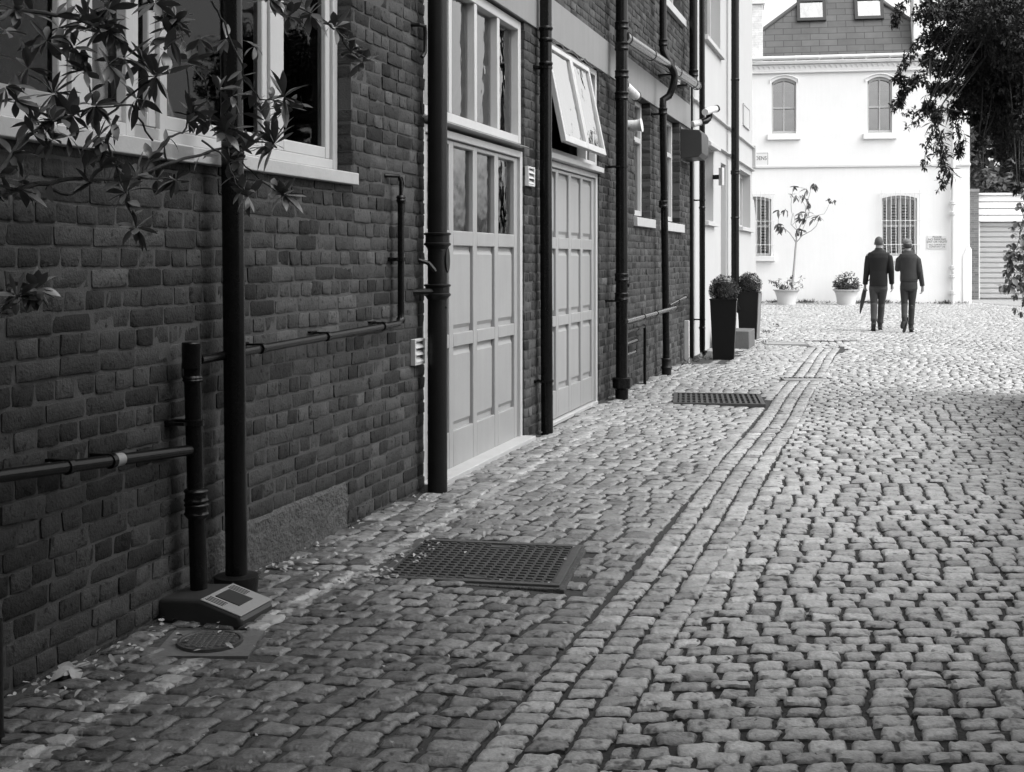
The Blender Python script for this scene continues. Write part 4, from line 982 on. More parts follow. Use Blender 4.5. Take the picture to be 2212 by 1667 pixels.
def cage(parent, c, r, tilt_, n=4):
    q = MB()
    for i in range(n):
        k = .25+.14*i; rr = r*math.sqrt(max(.05, 1-k*k)); pts = []
        for j in range(15):
            a = -.6+1.2*j/14; v = Vector((rr*math.sin(a), -rr*math.cos(a)*.5, r*k+rr*.15)); v = Matrix.Rotation(tilt_, 3, 'Y')@v; pts.append(Vector(c)+v.normalized()*(r*1.0))
        q.tube(pts, .0035, 5)
    return q.build('wire_cage', M['steel'], parent)
plabels = ['near tapered black planter with a clipped box ball, in front of the stone step', 'far tapered planter with a clipped box ball, behind the stone step']
for i, (px_c, py_b, wpx, rz) in enumerate(((1565, 775, 60, .1), (1620, 733, 44, .08))):
    gx, gy = G(px_c, py_b); gy += .18; gx += .02; t = thing('planter', plabels[i], 'planter', (gx, gy, .0), R(-12) if i == 0 else R(-20), 'black planters with clipped balls beside the white side house')
    a, b = .145, .185; hgt = .83 if i == 0 else .82
    q = MB(); q.hexa([(-a, -a, -.02), (a, -a, -.02), (a, a, -.02), (-a, a, -.02), (-b, -b, hgt), (b, -b, hgt), (b, b, hgt), (-b, b, hgt)]); q.build('pot', M['planter'], t, bevel=.006)
    q = MB(); frame = [(-b-.006, -b-.006), (b+.006, -b-.006), (b+.006, b+.006), (-b-.006, b+.006)]
    for k in range(4):
        p0, p1 = Vector(frame[k]), Vector(frame[(k+1) % 4]); dn = (p1-p0).normalized(); nn_ = Vector((-dn.y, dn.x))*.02
        q.hexa([(*p0, hgt-.012), (*p1, hgt-.012), (*(p1+nn_), hgt-.012), (*(p0+nn_), hgt-.012), (*p0, hgt+.006), (*p1, hgt+.006), (*(p1+nn_), hgt+.006), (*(p0+nn_), hgt+.006)])
    q.build('rim', M['planter'], t)
    if i == 1:
        q = MB(); q.hexa([(a+.002, -a, 0), (a+.012, -a, 0), (a+.012, a, 0), (a+.002, a, 0), (b+.002, -b, hgt-.02), (b+.012, -b, hgt-.02), (b+.012, b, hgt-.02), (b+.002, b, hgt-.02)]); q.build('side_board', M['wood_edge'], t)
    topiary(t, (0, 0, hgt+.13), .19 if i == 0 else .2); cage(t, (0, 0, hgt+.13), .19, R(25) if i else R(-5))
gx, gy = G(1600, 752); t = thing('door_step', 'grey stone block step standing between the two black planters', 'step', (gx, gy, 0), TH-math.pi/2)
q = MB(); q.box((-.36, .0, -.02), (.13, .85, .27)); q.build('block', M['stone_step'], t, bevel=.012)

# ------------------------------------------------------------------ FAR WHITE HOUSE
FA = R(-9.17); FO = Vector((10.88, 39.2, 0))
fx, fy = math.cos(FA), math.sin(FA)
far = thing('white_house', 'white painted two storey house with slate mansard roof closing the end of the lane', 'house', FO, FA)
def FP(x, y, d=0):   # pixel -> facade (t, z); d forward towards camera
    rx = (x-CX)/F; o = FO+Vector((math.sin(FA), -math.cos(FA), 0))*d; n = Vector((math.sin(FA), -math.cos(FA), 0)); Y = o.dot(n)/(rx*n.x+n.y)
    return ((rx*Y-o.x)*fx+(Y-o.y)*fy, CH+(HZ-y)*Y/F)
FR = FP(2095, 560)[0]; FL = -6.6
zs_ = FP(1850, 358)[1]; zc0, zc1, zc2 = FP(1800, 152)[1], FP(1800, 128)[1], FP(1800, 118)[1]
ffw = [(FP(1667, 0)[0], FP(1720, 0)[0], FP(1690, 281)[1]-.12, FP(1690, 168)[1]), (FP(1874, 0)[0], FP(1927, 0)[0], FP(1900, 279)[1]-.12, FP(1900, 165)[1])]
gfw = [(FP(1600, 0)[0], FP(1666, 0)[0], FP(1650, 553)[1], FP(1650, 424)[1]), (FP(1905, 0)[0], FP(1981, 0)[0], FP(1940, 553)[1], FP(1940, 422)[1])]
def arch_z(h_, s, rise): c_ = (h_[0]+h_[1])/2; u = (s-c_)/((h_[1]-h_[0])/2); return h_[3]-rise*u*u
q = MB()
fh = ffw+gfw
for (a, b, c_, d_) in rects_minus(FL, FR, -.3, zc1, fh): q.box((a, 0, c_), (b, .35, d_))
for h_ in fh:   # segmental heads
    n = 12; rise = .14 if h_ in ffw else .09
    for i in range(n):
        a = h_[0]+(h_[1]-h_[0])*i/n; b = h_[0]+(h_[1]-h_[0])*(i+1)/n
        q.hexa([(a, 0, arch_z(h_, a, rise)), (b, 0, arch_z(h_, b, rise)), (b, .35, arch_z(h_, b, rise)), (a, .35, arch_z(h_, a, rise)), (a, 0, h_[3]+.001), (b, 0, h_[3]+.001), (b, .35, h_[3]+.001), (a, .35, h_[3]+.001)])
q.build('wall', M['house_paint'], far, angle=20)
q = MB(); q.box((FR-.35, .352, -.3), (FR, 8, zc1)); q.box((FL, .352, -.3), (FL+.35, 8, zc1)); q.box((FL, 8, -.3), (FR, 8.3, zc1)); q.build('side_wall', M['house_paint'], far)
q = MB(); q.box((FL, -.05, zs_-.04), (FR+.02, -.002, zs_+.05)); q.build('string_course', M['gutter_paint'], far, bevel=.015)
q = MB(); q.box((FL, -.08, zc0-.06), (FR+.03, -.002, zc0)); q.box((FL, -.05, zc0+.001), (FR+.02, -.002, zc0+.22)); q.box((FL, -.13, zc0+.221), (FR+.05, -.002, zc0+.30)); q.build('cornice', M['gutter_paint'], far, bevel=.015)
q = MB(); n = int((FR-FL)/.16)
for i in range(n):
    x = FL+.08+i*.16; q.add([(x-.06, -.052, zc0+.19), (x+.06, -.052, zc0+.19), (x, -.052, zc0+.07), (x-.06, -.085, zc0+.19), (x+.06, -.085, zc0+.19), (x, -.07, zc0+.09)], [(0, 1, 2), (3, 5, 4), (0, 3, 4, 1), (1, 4, 5, 2), (2, 5, 3, 0)])
q.build('frieze', M['gutter_paint'], far, smooth=False)
q = MB(); q.tube([(FL, -.17, zc0+.40), (FR+.05, -.17, zc0+.42)], .065, 12)
for i in range(16): x = FL+.4+i*.72; q.tube([(x-.03, -.17, zc0+.40), (x+.03, -.17, zc0+.40)], .078, 12)
q.build('gutter', M['gutter_paint'], far)
# mansard
rt = zc0+.42; TL = FP(1652, 0)[0]; TR = FP(1972, 0)[0]+.6
q = MB(); hR = 3.0; back = 1.15
TL = FP(1648, 0)[0]; TRR = FP(1990, 0)[0]; b1 = back/hR
q.hexa([(TL, 0.0, rt), (TRR, 0, rt), (TRR, 8, rt), (TL, 8, rt), (TL, b1, rt+1), (TRR, b1, rt+1), (TRR, 7.7, rt+1), (TL, 7.7, rt+1)])
q.hexa([(TL, b1, rt+1.0005), (TRR, b1, rt+1.0005), (TRR, 7.7, rt+1.0005), (TL, 7.7, rt+1.0005), (TL+2.6, back, rt+hR), (TRR-2.6, back, rt+hR), (TRR-2.6, 7, rt+hR), (TL+2.6, 7, rt+hR)])
ro = uvbox(q.build('roof', M['slate'], far, smooth=False))
for sg, x0 in ((1, TL), (-1, TRR)):
    q = MB(); q.tube([(x0, back*1.0/hR-.02, rt+1.0), (x0+sg*1.3, back*2.0/hR-.02, rt+2.0), (x0+sg*2.6, back-.02, rt+hR)], .06, 8); q.build('ridge_tile', M['stone_step'], ro)
def rslope(x, zrel, h_): u = zrel/hR; return (x, back*u-h_*.93, rt+zrel+h_*.36)
for (xa, xb) in ((1729, 1778), (1854, 1903)):
    a, b = FP(xa, 0, -.4)[0], FP(xb, 0, -.4)[0]; z0 = FP(1750, 39, -.4)[1]-rt; z1 = z0+.56
    q = MB()
    def rq(q, x0, x1, z0_, z1_, h0, h1): q.hexa([rslope(x0, z0_, h0), rslope(x1, z0_, h0), rslope(x1, z1_, h0), rslope(x0, z1_, h0), rslope(x0, z0_, h1), rslope(x1, z0_, h1), rslope(x1, z1_, h1), rslope(x0, z1_, h1)])
    w_ = .1; rq(q, a-w_, a, z0-w_, z1+w_, 0, .09); rq(q, b, b+w_, z0-w_, z1+w_, 0, .09); rq(q, a, b, z0-w_, z0, 0, .088); rq(q, a, b, z1, z1+w_, 0, .088)
    sk = q.build('skylight', M['gray_pipe'], far); q = MB(); rq(q, a, b, z0, z1, .02, .045); q.build('pane', M['glass_sash'] if xa < 1800 else M['glass_sash'], sk)
    q = MB(); rq(q, a, b, z0, z1, -.03, .0); q.build('blind', M['fascia'], sk)
# chimney / parapet at both ends
x0 = FP(1626, 0)[0]; x1 = FP(1652, 0)[0]; q = MB(); q.box((x0-.8, -.03, rt-.1), (x1-.06, .9, rt+1.75)); uvbox(q.build('chimney', M['brick_white_uv'], far, bevel=.01))
q = MB(); q.box((x0-.8, -.1, rt+1.76), (x1+.0, .95, rt+1.9)); q.box((x0-.8, -.02, rt+1.9), (x1-.12, .9, rt+2.05)); q.lathe([(.2, rt+2.06), (.17, rt+2.5), (.2, rt+2.55)], (x1-.35, .4), 16); q.build('chimney_cap', M['house_paint'], far)
x0 = FP(1972, 0)[0]; q = MB(); q.box((x0, -.05, rt-.1), (x0+.36, .6, rt+2.2)); q.build('parapet', M['house_paint'], far, bevel=.02)
# sash windows
def far_window(h_, rise, ground):
    n = 12; fw = .05; q = MB()
    q.box((h_[0], .08, h_[2]), (h_[0]+fw, .2, h_[3]-rise*.9)); q.box((h_[1]-fw, .08, h_[2]), (h_[1], .2, h_[3]-rise*.9)); q.box((h_[0]+fw, .08, h_[2]), (h_[1]-fw, .199, h_[2]+.1))
    for i in range(n):
        a = h_[0]+(h_[1]-h_[0])*i/n; b = h_[0]+(h_[1]-h_[0])*(i+1)/n; za_, zb2 = arch_z(h_, a, rise), arch_z(h_, b, rise)
        q.hexa([(a, .08, za_-.09), (b, .08, zb2-.09), (b, .2, zb2-.09), (a, .2, za_-.09), (a, .08, za_+.005), (b, .08, zb2+.005), (b, .2, zb2+.005), (a, .2, za_+.005)])
    zm = h_[2]+(h_[3]-h_[2])*(.47 if not ground else .5); q.box((h_[0]+fw, .10, zm-.03), (h_[1]-fw, .18, zm+.03)); cx_ = (h_[0]+h_[1])/2
    q.box((cx_-.02, .09, h_[2]+.1), (cx_+.02, .17, h_[3]-.08))
    wn = q.build('window', M['white_paint'], far)
    q = MB(); q.box((h_[0]+fw, .19, h_[2]+.1), (h_[1]-fw, .194, h_[3]-.07)); q.build('pane', M['glass_clear' if ground else 'glass_far'], wn)
    q = MB(); q.box((h_[0]-.05, 1.0, h_[2]-.05), (h_[1]+.05, 1.02, h_[3]+.05)); q.box((h_[0]-.05, .36, h_[2]-.05), (h_[0]-.03, 1.0, h_[3])); q.box((h_[1]+.03, .36, h_[2]-.05), (h_[1]+.05, 1, h_[3])); q.build('room_lining', M['dark_void'], wn)
    if not ground:
        q = MB(); q.box((h_[0]+fw, .24, h_[3]-.42), (h_[1]-fw, .25, h_[3])); q.build('blind', M['blind'], wn)
    # moulded label over the arch
    q = MB(); pts = [(h_[0]-.06+(h_[1]-h_[0]+.12)*i/12, -.03, h_[3]+.09-rise*1.0*((i-6)/6)**2) for i in range(13)]; q.tube([(pts[0][0], -.02, pts[0][2]-.1)]+pts+[(pts[-1][0], -.02, pts[-1][2]-.1)], .022, 6)
    if not ground: q.build('hood_mould', M['house_paint'], wn)
    q = MB(); q.box((h_[0]-.14, -.1, h_[2]-.19), (h_[1]+.14, .1, h_[2]-.001)) if not ground else q.box((h_[0]-.12, -.13, h_[2]-.16), (h_[1]+.12, .1, h_[2]-.001)); q.build('window_sill', M['house_paint'], wn, bevel=.012)
    if ground:
        q = MB(); pk = [0, .05, .18, .275, .51, .61, .84, .92, h_[1]-h_[0]-.06, h_[1]-h_[0]]
        for i in range(0, 10, 2): q.box((h_[0]+pk[i]-.001, .203, h_[2]), (h_[0]+pk[i+1]+.001, .238, h_[3]))
        q.box((h_[0], .2025, zm-.07), (h_[1], .2375, zm+.09)); q.box((h_[0], .2022, h_[3]-.25), (h_[1], .2372, h_[3])); q.build('shutter_frame', M['slat'], wn)
        for (a, b) in [(h_[0]+pk[i]+.003, h_[0]+pk[i+1]-.003) for i in (1, 3, 5, 7)]:
            if b-a < .08: continue
            q = MB()
            for zz0, zz1 in ((h_[2]+.14, zm-.06), (zm+.08, h_[3]-.22)):
                q.box((a, .205, zz0), (a+.025, .24, zz1)); q.box((b-.025, .205, zz0), (b, .24, zz1)); nl = int((zz1-zz0)/.092)
                for k in range(nl): z = zz0+.02+k*.092; q.hexa([(a+.025, .205, z), (b-.025, .205, z), (b-.025, .245, z+.038), (a+.025, .245, z+.038), (a+.025, .205, z+.01), (b-.025, .205, z+.01), (b-.025, .245, z+.064), (a+.025, .245, z+.064)])
            q.build('shutter', M['slat'], wn)
        q = MB(); x0, x1 = h_[0]-.02, h_[1]+.06; nb = 9
        for i in range(nb):
            x = x0+(x1-x0)*i/(nb-1); top = h_[3]+.12; q.tube([(x, -.11, top+.05), (x, -.11, h_[2]+.35), (x, -.17, h_[2]+.18), (x, -.17, h_[2]+.06), (x, -.08, h_[2]-.02)], .011, 6)
        for z in (h_[3]+.06, zm+.16, h_[2]+.36): q.tube([(x0-.05, -.115, z), (x1+.05, -.115, z)], .011, 6)
        for x in (x0-.04, x1+.04): q.tube([(x, -.115, h_[3]+.06), (x, -.02, h_[3]+.06)], .01, 6); q.tube([(x, -.115, h_[2]+.36), (x, .0, h_[2]+.36)], .01, 6)
        q.build('security_grille', M['gutter_paint'], wn)
for h_ in ffw: far_window(h_, .14, False)
for h_ in gfw: far_window(h_, .09, True)
# right corner plinth, facade downpipe
q = MB(); z = FP(2090, 528)[1]; q.prism([(FR-.22, -.001, -.1), (FR+.05, -.001, -.1), (FR+.05, -.001, z-.15), (FR-.05, -.001, z), (FR-.22, -.001, z-.35)], (0, -.035, 0)); q.build('plinth', M['house_paint'], far, bevel=.02)
xp = FP(2057, 0)[0]; t = thing('rainwater_pipe', 'white rainwater pipe with ringed joints on the far white house front', 'drainpipe', FO+Vector((fx*xp-math.sin(-FA)*.12, fy*xp-.12, 0)), FA)
q = MB(); q.lathe([(.068, -.05), (.068, 7.1)], n=16); q.build('pipe', M['gutter_paint'], t)
for yy in (438, 461, 577, 596, 631):
    z = FP(2057, yy)[1]; q = MB(); q.lathe([(.07, z-.06), (.11, z-.04), (.11, z-.02), (.085, z), (.11, z+.02), (.11, z+.04), (.07, z+.05)], n=16); q.build('joint', M['gutter_paint'], t)
q = MB(); q.ell((0, -.07, FP(2057, 587)[1]), (.04, .03, .08), 12, 8); q.build('access_door', M['gutter_paint'], t)
# signs
a, b = FP(2003, 0)[0], FP(2045, 0)[0]; z0, z1 = FP(2024, 537)[1], FP(2024, 508)[1]; t = thing('parking_sign', 'white sign asking for no parking day or night beside the barred window', 'sign', FO+Vector((fx*(a+b)/2, fy*(a+b)/2, (z0+z1)/2)), FA)
w_, hh = (b-a), (z1-z0); q = MB(); q.box((-w_/2, -.025, -hh/2), (w_/2, -.003, hh/2)); q.build('board', M['sign_white'], t, bevel=.005)
for i, (tx, sz, zf) in enumerate((("PLEASE", .088, .36), ("NO PARKING", .088, .185), ("DAY OR NIGHT", .088, .01), ("No.2 GARAGE IN", .066, -.20), ("CONSTANT USE", .066, -.36))):
    text_obj(tx, sz, M['ink'], t, (0, -.027, hh*zf), (R(90), 0, 0), sx=1.0)
a, b = FP(1584, 0)[0], FP(1660, 0)[0]; z0, z1 = FP(1645, 359)[1], FP(1645, 329)[1]; t = thing('street_sign', 'white street name plate partly hidden behind the side house corner', 'street sign', FO+Vector((fx*b, fy*b, (z0+z1)/2)), FA)
q = MB(); q.box((a-b, -.03, -(z1-z0)/2), (0, -.003, (z1-z0)/2)); q.build('plate', M['sign_white'], t, bevel=.006)
q = MB()
W_, H_ = b-a, (z1-z0)/2
for (x0, x1, q0, q1) in ((-W_+.01, -.01, H_-.025, H_-.012), (-W_+.01, -.01, -H_+.012, -H_+.025), (-.024, -.01, -H_+.025, H_-.025)): q.box((x0, -.032, q0), (x1, -.0305, q1))
q.build('border', M['ink'], t)
text_obj("GARDENS", .175, M['ink'], t, (-.055, -.031, .03), (R(90), 0, 0), align='RIGHT', sx=.84)

# ------------------------------------------------------------------ garage on the right, pillar
GY = 43.0
gx0 = (2110-CX)/F*GY; zt = 1.39+(560-421)*GY/F; zf = 1.39+(560-479)*GY/F
t = thing('roller_garage', 'low garage with white boarded fascia and pale ribbed roller door', 'garage', (gx0, GY, 0), R(-3))
q = MB(); q.box((-.0, .2, -.1), (.12, 5, zt-.1)); q.box((4.9, .2, -.1), (5.02, 5, zt-.1)); q.box((.0, 5.0, -.1), (5.02, 5.2, zt-.1)); q.box((.0, .25, zt-.1), (5.02, 5.2, zt)); q.build('walls', M['fascia'], t)
q = MB()
for i in range(4):
    h_ = (zt-zf)/4; q.prism([(0, 0, zf+i*h_), (0, -.03, zf+i*h_+.02), (0, .0, zf+(i+1)*h_-.015), (0, .14, zf+(i+1)*h_-.015), (0, .14, zf+i*h_)], (5.0, 0, 0))
q.prism([(-.02, -.08, zt), (-.02, -.08, zt+.07), (-.02, .2, zt+.07), (-.02, .2, zt)], (5.06, 0, 0)); q.build('fascia', M['fascia'], t)
q = MB(); nr = 15; hr = (zf-.02)/nr; prof = [(0, .14, 0)]
pr = []
for i in range(nr):
    z = .02+i*hr; pr += [(.12, .16, z), (.12, .11, z+hr*.25), (.12, .11, z+hr*.8), (.12, .16, z+hr*.92)]
pr += [(.12, .16, zf), (.12, .22, zf), (.12, .22, .02)]
q.prism(pr, (4.7, 0, 0)); q.build('roller_door', M['roller'], t)
q = MB(); q.box((.02, .05, 0), (.12, .18, zf)); q.box((4.82, .05, 0), (4.95, .18, zf)); q.build('door_jamb', M['fascia'], t)
t = thing('brick_pillar', 'narrow dark brick pillar between the white house and the roller garage', 'pillar', (gx0-.16, GY-.1, 0), R(-3))
q = MB(); q.box((-.18, -.15, -.1), (.14, .3, zt+.1)); uvbox(q.build('shaft', M['brick_uv'], t)); q = MB(); q.box((-.2, -.18, zt+.101), (.16, .33, zt+.2)); q.build('coping', M['brick_uv'], t)
# garden wall running on behind the pillar
t = thing('garden_wall', 'dark brick garden wall behind the far garage', 'wall', (gx0-4, GY+6.5, 0)); q = MB(); q.box((0, 0, -.1), (16, .3, 3.2)); uvbox(q.build('wall', M['brick_uv'], t))

# ------------------------------------------------------------------ foliage generators
def branchy(q, p0, p1, r0, r1, n=6, wob=.06):
    p0, p1 = Vector(p0), Vector(p1); pts = []
    L_ = (p1-p0).length
    for i in range(n+1):
        u = i/n; o_ = randdir()*wob*L_*math.sin(math.pi*u); pts.append(p0.lerp(p1, u)+o_)
    q.tube(pts, [r0+(r1-r0)*i/n for i in range(n+1)], 7); return pts
def tree(name, label, base, h_, crown_c, crown_r, n, leaf, m='leaf_far', group=None, trunk_r=.15):
    t_ = thing(name, label, 'tree', base, 0, group); q = MB(); c = Vector(crown_c)
    tip = Vector((c.x, c.y, c.z-crown_r[2]*.3)); main = branchy(q, (0, 0, -.1), tip, trunk_r, trunk_r*.45, 8, .03)
    cl = []
    for i in range(16):
        d = randdir(-.5); e = c+Vector((d.x*crown_r[0], d.y*crown_r[1], d.z*crown_r[2]))*random.uniform(.45, .85); branchy(q, main[random.randint(4, 8)], e, trunk_r*.35, .015, 5, .08); cl.append(e)
    q.build('trunk', M['bark'], t_, normals=False)
    for i in range(26): d = randdir(-.7); cl.append(c+Vector((d.x*crown_r[0], d.y*crown_r[1], d.z*crown_r[2]))*random.uniform(.5, 1))
    pts, ds = [], []; cr = min(crown_r)*.42
    for i in range(n):
        k = random.choice(cl); d = randdir(); p = k+Vector((d.x, d.y, d.z*.7))*cr*random.uniform(.2, 1)**.5*random.uniform(.5, 1.1); pts.append(p); ds.append((randdir(-1)+Vector((0, 0, -.5))).normalized())
    V, Fq = leafquads(pts, ds, leaf, leaf*.62, seg=2, fold=.15); q = MB(); q.v, q.f = V, Fq; q.build('crown', M[m], t_, normals=False, smooth=False); return t_
tree('broadleaf_tree', 'leafy tree crowding over the roller garage, its leaves just above the fascia', (17.2, 45.5, 0), 8, (0, 0, 5.3), (3.0, 1.8, 2.7), 8000, .30, trunk_r=.12)
tree('broadleaf_tree', 'taller tree standing behind the far garage at the right edge', (20.5, 49.5, 0), 10, (0, 0, 7.2), (3.6, 2.6, 4.0), 5200, .34, trunk_r=.2)

# potted small tree and shrub in front of the far house
def white_pot(name, label, px, wtop, hgt, grp):
    gx, gy = G(px, 657); t_ = thing(name, label, 'plant pot', (gx, gy, 0), 0, grp); a = wtop/2
    q = MB(); q.lathe([(a*.66, -.02), (a*.68, .05), (a*.74, hgt*.5), (a*.86, hgt*.85), (a, hgt-.02), (a*1.01, hgt), (a*.95, hgt), (a*.93, hgt-.04)], n=32); q.build('pot', M['pot_white'], t_)
    q = MB(); q.lathe([(a*.92, hgt-.06), (a*.5, hgt-.04), (.01, hgt-.035)], n=24); q.build('soil', M['joint'], t_); return t_
t = white_pot('potted_tree', 'spindly small tree with few drooping leaves in the left white tub', 1699, .82, .46, 'white tubs along the far house')
PH = .46
def PT(zx, zy, dy=0): # photo zoom coords -> local metres of the tub plant (1 px = .01464 m)
    x = (2600+zx*.3)/1.614; y = (600+zy*.3)/1.614; Y = 39.0; gx, gy = G(1699, 657); return Vector(((x-CX)/F*Y-gx*1.0, dy, CH+(HZ-y)*Y/F))
q = MB()
def br(pts, r0, r1, dy=0.0):
    P_ = [PT(a, b, dy*i/len(pts)) for i, (a, b) in enumerate(pts)]; n = len(P_); q.tube(P_, [r0+(r1-r0)*i/(n-1) for i in range(n)], 7)
br([(487, 1372), (497, 1250), (515, 1060), (527, 900), (535, 822)], .042, .030)
br([(535, 822), (500, 770), (450, 710), (405, 670)], .018, .012, -.2); br([(405, 670), (350, 630), (335, 600), (345, 500), (335, 450)], .012, .006, .2)
br([(345, 505), (390, 480), (415, 445)], .007, .005); br([(535, 822), (545, 720), (590, 630), (640, 545)], .026, .016, .2)
br([(640, 545), (720, 515), (800, 505), (870, 490), (905, 440), (940, 370)], .012, .006, .3); br([(940, 370), (930, 330), (900, 305)], .005, .004); br([(940, 370), (975, 350)], .005, .004)
br([(535, 822), (600, 740), (700, 685), (750, 635), (765, 590), (760, 530)], .016, .007, -.3); br([(590, 680), (530, 665), (480, 610), (500, 500), (490, 460), (487, 380), (500, 290), (515, 185)], .013, .006, .2)
br([(640, 545), (680, 480), (700, 420), (680, 390)], .012, .005); br([(640, 530), (640, 400), (610, 350), (570, 280)], .01, .005); br([(640, 500), (655, 370), (685, 260), (700, 190), (740, 165)], .01, .005, -.2)
br([(540, 655), (510, 520), (505, 480)], .008, .006); br([(490, 620), (560, 550), (590, 480)], .007, .004); br([(600, 690), (640, 600), (660, 540), (690, 470)], .01, .006)
br([(685, 260), (650, 190)], .005, .003); br([(500, 290), (470, 260), (440, 260)], .005, .003)
q.build('trunk', M['bark_pale'], t, normals=False)
pts, ds, Ls = [], [], []
for (x, y, n) in ((515, 180, 6), (735, 150, 9), (650, 215, 4), (335, 450, 5), (420, 445, 4), (330, 600, 5), (350, 640, 8), (385, 650, 4), (550, 670, 8), (600, 680, 4), (590, 480, 5), (575, 540, 3), (680, 375, 3), (630, 540, 5), (660, 480, 5), (745, 555, 4), (800, 520, 6), (905, 320, 4), (930, 335, 3), (978, 345, 3), (450, 262, 3), (600, 285, 4), (530, 285, 3), (650, 320, 3)):
    for i in range(n):
        a = random.uniform(0, 6.28); pts.append(PT(x, y)+randdir()*.03); ds.append(Vector((math.cos(a)*.6, math.sin(a)*.6, random.uniform(-1.2, .1)))); Ls.append(.22 if x < 900 else .13)
V, Fq = leafquads(pts, ds, Ls, .085, seg=3, bendz=.5); q = MB(); q.v, q.f = V, Fq; q.build('foliage', M['leaf_far'], t, normals=False)
q = MB(); pts, ds = [], []
for i in range(14):
    a = random.uniform(0, 6.28); e = Vector((math.cos(a)*random.uniform(.15, .62), math.sin(a)*.3, PH+random.uniform(.12, .48))); b_ = Vector((math.cos(a)*.12, math.sin(a)*.1, PH-.04)); pp = branchy(q, b_, e, .008, .004, 4, .06)
    for k in range(12): pts.append(pp[random.randint(2, 4)]+randdir()*.04); ds.append(randdir()+Vector((0, 0, -.4)))
V, Fq = leafquads(pts, ds, .10, .035, seg=2, bendz=.4); q.add(V, Fq); q.build('underplanting', M['leaf_vine'], t, normals=False)
t = white_pot('potted_shrub', 'dense bushy shrub in the right white tub', 1828, .82, .46, 'white tubs along the far house')
q = MB(); pts, ds = [], []
for i in range(30):
    d = randdir(-.2); e = Vector((d.x*.36+.03, d.y*.3, PH+.02+abs(d.z)*.48)); pp = branchy(q, (random.uniform(-.15, .15), 0, PH-.05), e, .009, .004, 4, .08)
    for k in range(40): pts.append(pp[random.randint(2, 4)]+randdir()*.09); ds.append(randdir(-.4))
q.build('stems', M['bark'], t, normals=False)
V, Fq = leafquads(pts, ds, .085, .045, seg=2); q = MB(); q.v, q.f = V, Fq; q.build('foliage', M['leaf_far'], t, normals=False)
# weeds along the base of the far house and by the planters
pts, ds, Ls = [], [], []
def weeds(x, y, n, sp, hgt):
    for i in range(n):
        pts.append((x+random.gauss(0, sp), y+random.gauss(0, .04), random.uniform(-.005, hgt*.3))); ds.append((random.uniform(-1, 1), random.uniform(-1, .3), random.uniform(.1, 1.4))); Ls.append(hgt*random.uniform(.5, 1.2))
for i in range(90):
    u = random.uniform(FL+1, FR-.2); dens = .3+.7*(noise.noise(Vector((u*.8, 0, 0)))+.5); weeds(FO.x+fx*u, FO.y+fy*u-.1, int(26*dens), .12, .10*dens+.05)
for (px, py, n, hh) in ((1657, 720, 20, .09), (1677, 705, 16, .08), (1650, 742, 14, .07), (1523, 778, 20, .1), (1500, 783, 16, .08), (1480, 790, 12, .06), (1452, 800, 8, .05)):
    gx, gy = G(px, py); weeds(gx, gy, n, .06, hh)
V, Fq = leafquads(pts, ds, Ls, .02, seg=2); q = MB(); q.v, q.f = V, Fq; tag(q.build('weeds', M['leaf_far'], normals=False), 'low weeds growing along the wall bases', 'weeds', kind='stuff')
# leaf litter
pts, ds, Ls, ups = [], [], [], []
def litter(px, py, n=1, sp=.0, L_=.035):
    gx, gy = G(px, py)
    for i in range(n):
        x, y = gx+random.gauss(0, sp), gy+random.gauss(0, sp)
        if OFF(x, y) < .03: continue
        pts.append((x, y, gz(x, y)+random.uniform(.006, .014))); a = random.uniform(0, 6.28); ds.append((math.cos(a), math.sin(a), random.uniform(-.05, .25))); Ls.append(L_*random.uniform(.6, 1.3)); ups.append((random.gauss(0, .3), random.gauss(0, .3), 1))
for (px, py) in ((1180, 1285), (905, 1140), (1000, 1195), (470, 1510), (480, 1400), (1050, 1150), (1740, 1665-60), (1450, 1465), (1400, 1510), (970, 1655), (1080, 1560), (360, 1390), (330, 1420), (2150, 1500), (2170, 1540), (2130, 1590), (1640, 1530), (660, 1240), (700, 1150), (720, 1195), (560, 1440), (240, 1420), (280, 1520), (160, 1560), (1250, 1180), (620, 1380), (750, 1330), (830, 1410)): litter(px, py, 1, .01, .05)
for (px, py, n, sp) in ((500, 1345, 14, .06), (420, 1330, 14, .06), (600, 1240, 22, .10), (640, 1225, 20, .1), (830, 1240, 30, .05), (880, 1205, 22, .05), (920, 1180, 16, .05), (780, 1255, 14, .05), (900, 1075, 30, .08), (860, 1090, 16, .08), (150, 1450, 12, .1), (60, 1500, 20, .1), (240, 1440, 10, .1), (1210, 930, 18, .1), (1320, 860, 14, .1), (1100, 990, 10, .1), (1420, 825, 14, .12), (640, 1180, 10, .06), (720, 1140, 12, .06), (800, 1105, 10, .05)): litter(px, py, n, sp, .026)
for i in range(300): litter(random.uniform(150, 2200), random.uniform(980, 1660), 1, .1, random.choice([.010, .016, .024]))
for i in range(160): xx = random.uniform(20, 900); litter(xx, 1500-.49*xx+random.expovariate(1/22), 1, .03, .024)
V, Fq = leafquads(pts, ds, Ls, .014, seg=3, ups=ups, bendz=.5); q = MB(); q.v, q.f = V, Fq
tag(q.build('leaf_litter', M['leaf_litter'], normals=False), 'pale dry leaves scattered over the setts', 'fallen leaves', kind='stuff')
# crumpled big leaf near the wall
gx, gy = G(160, 1450); V, Fq = leafquads([(gx, gy, .012)]*6, [(math.cos(a), math.sin(a), .12) for a in (0, .9, 1.8, 2.8, 4.0, 5.2)], .07, .04, seg=4, bendz=.4); q = MB(); q.v, q.f = V, Fq
t = thing('fallen_leaf', 'large curled dry leaf lying near the wall at the lower left', 'fallen leaf', (gx, gy, 0)); q.build('blade', M['leaf_litter'], t, (gx, gy, 0), normals=False)

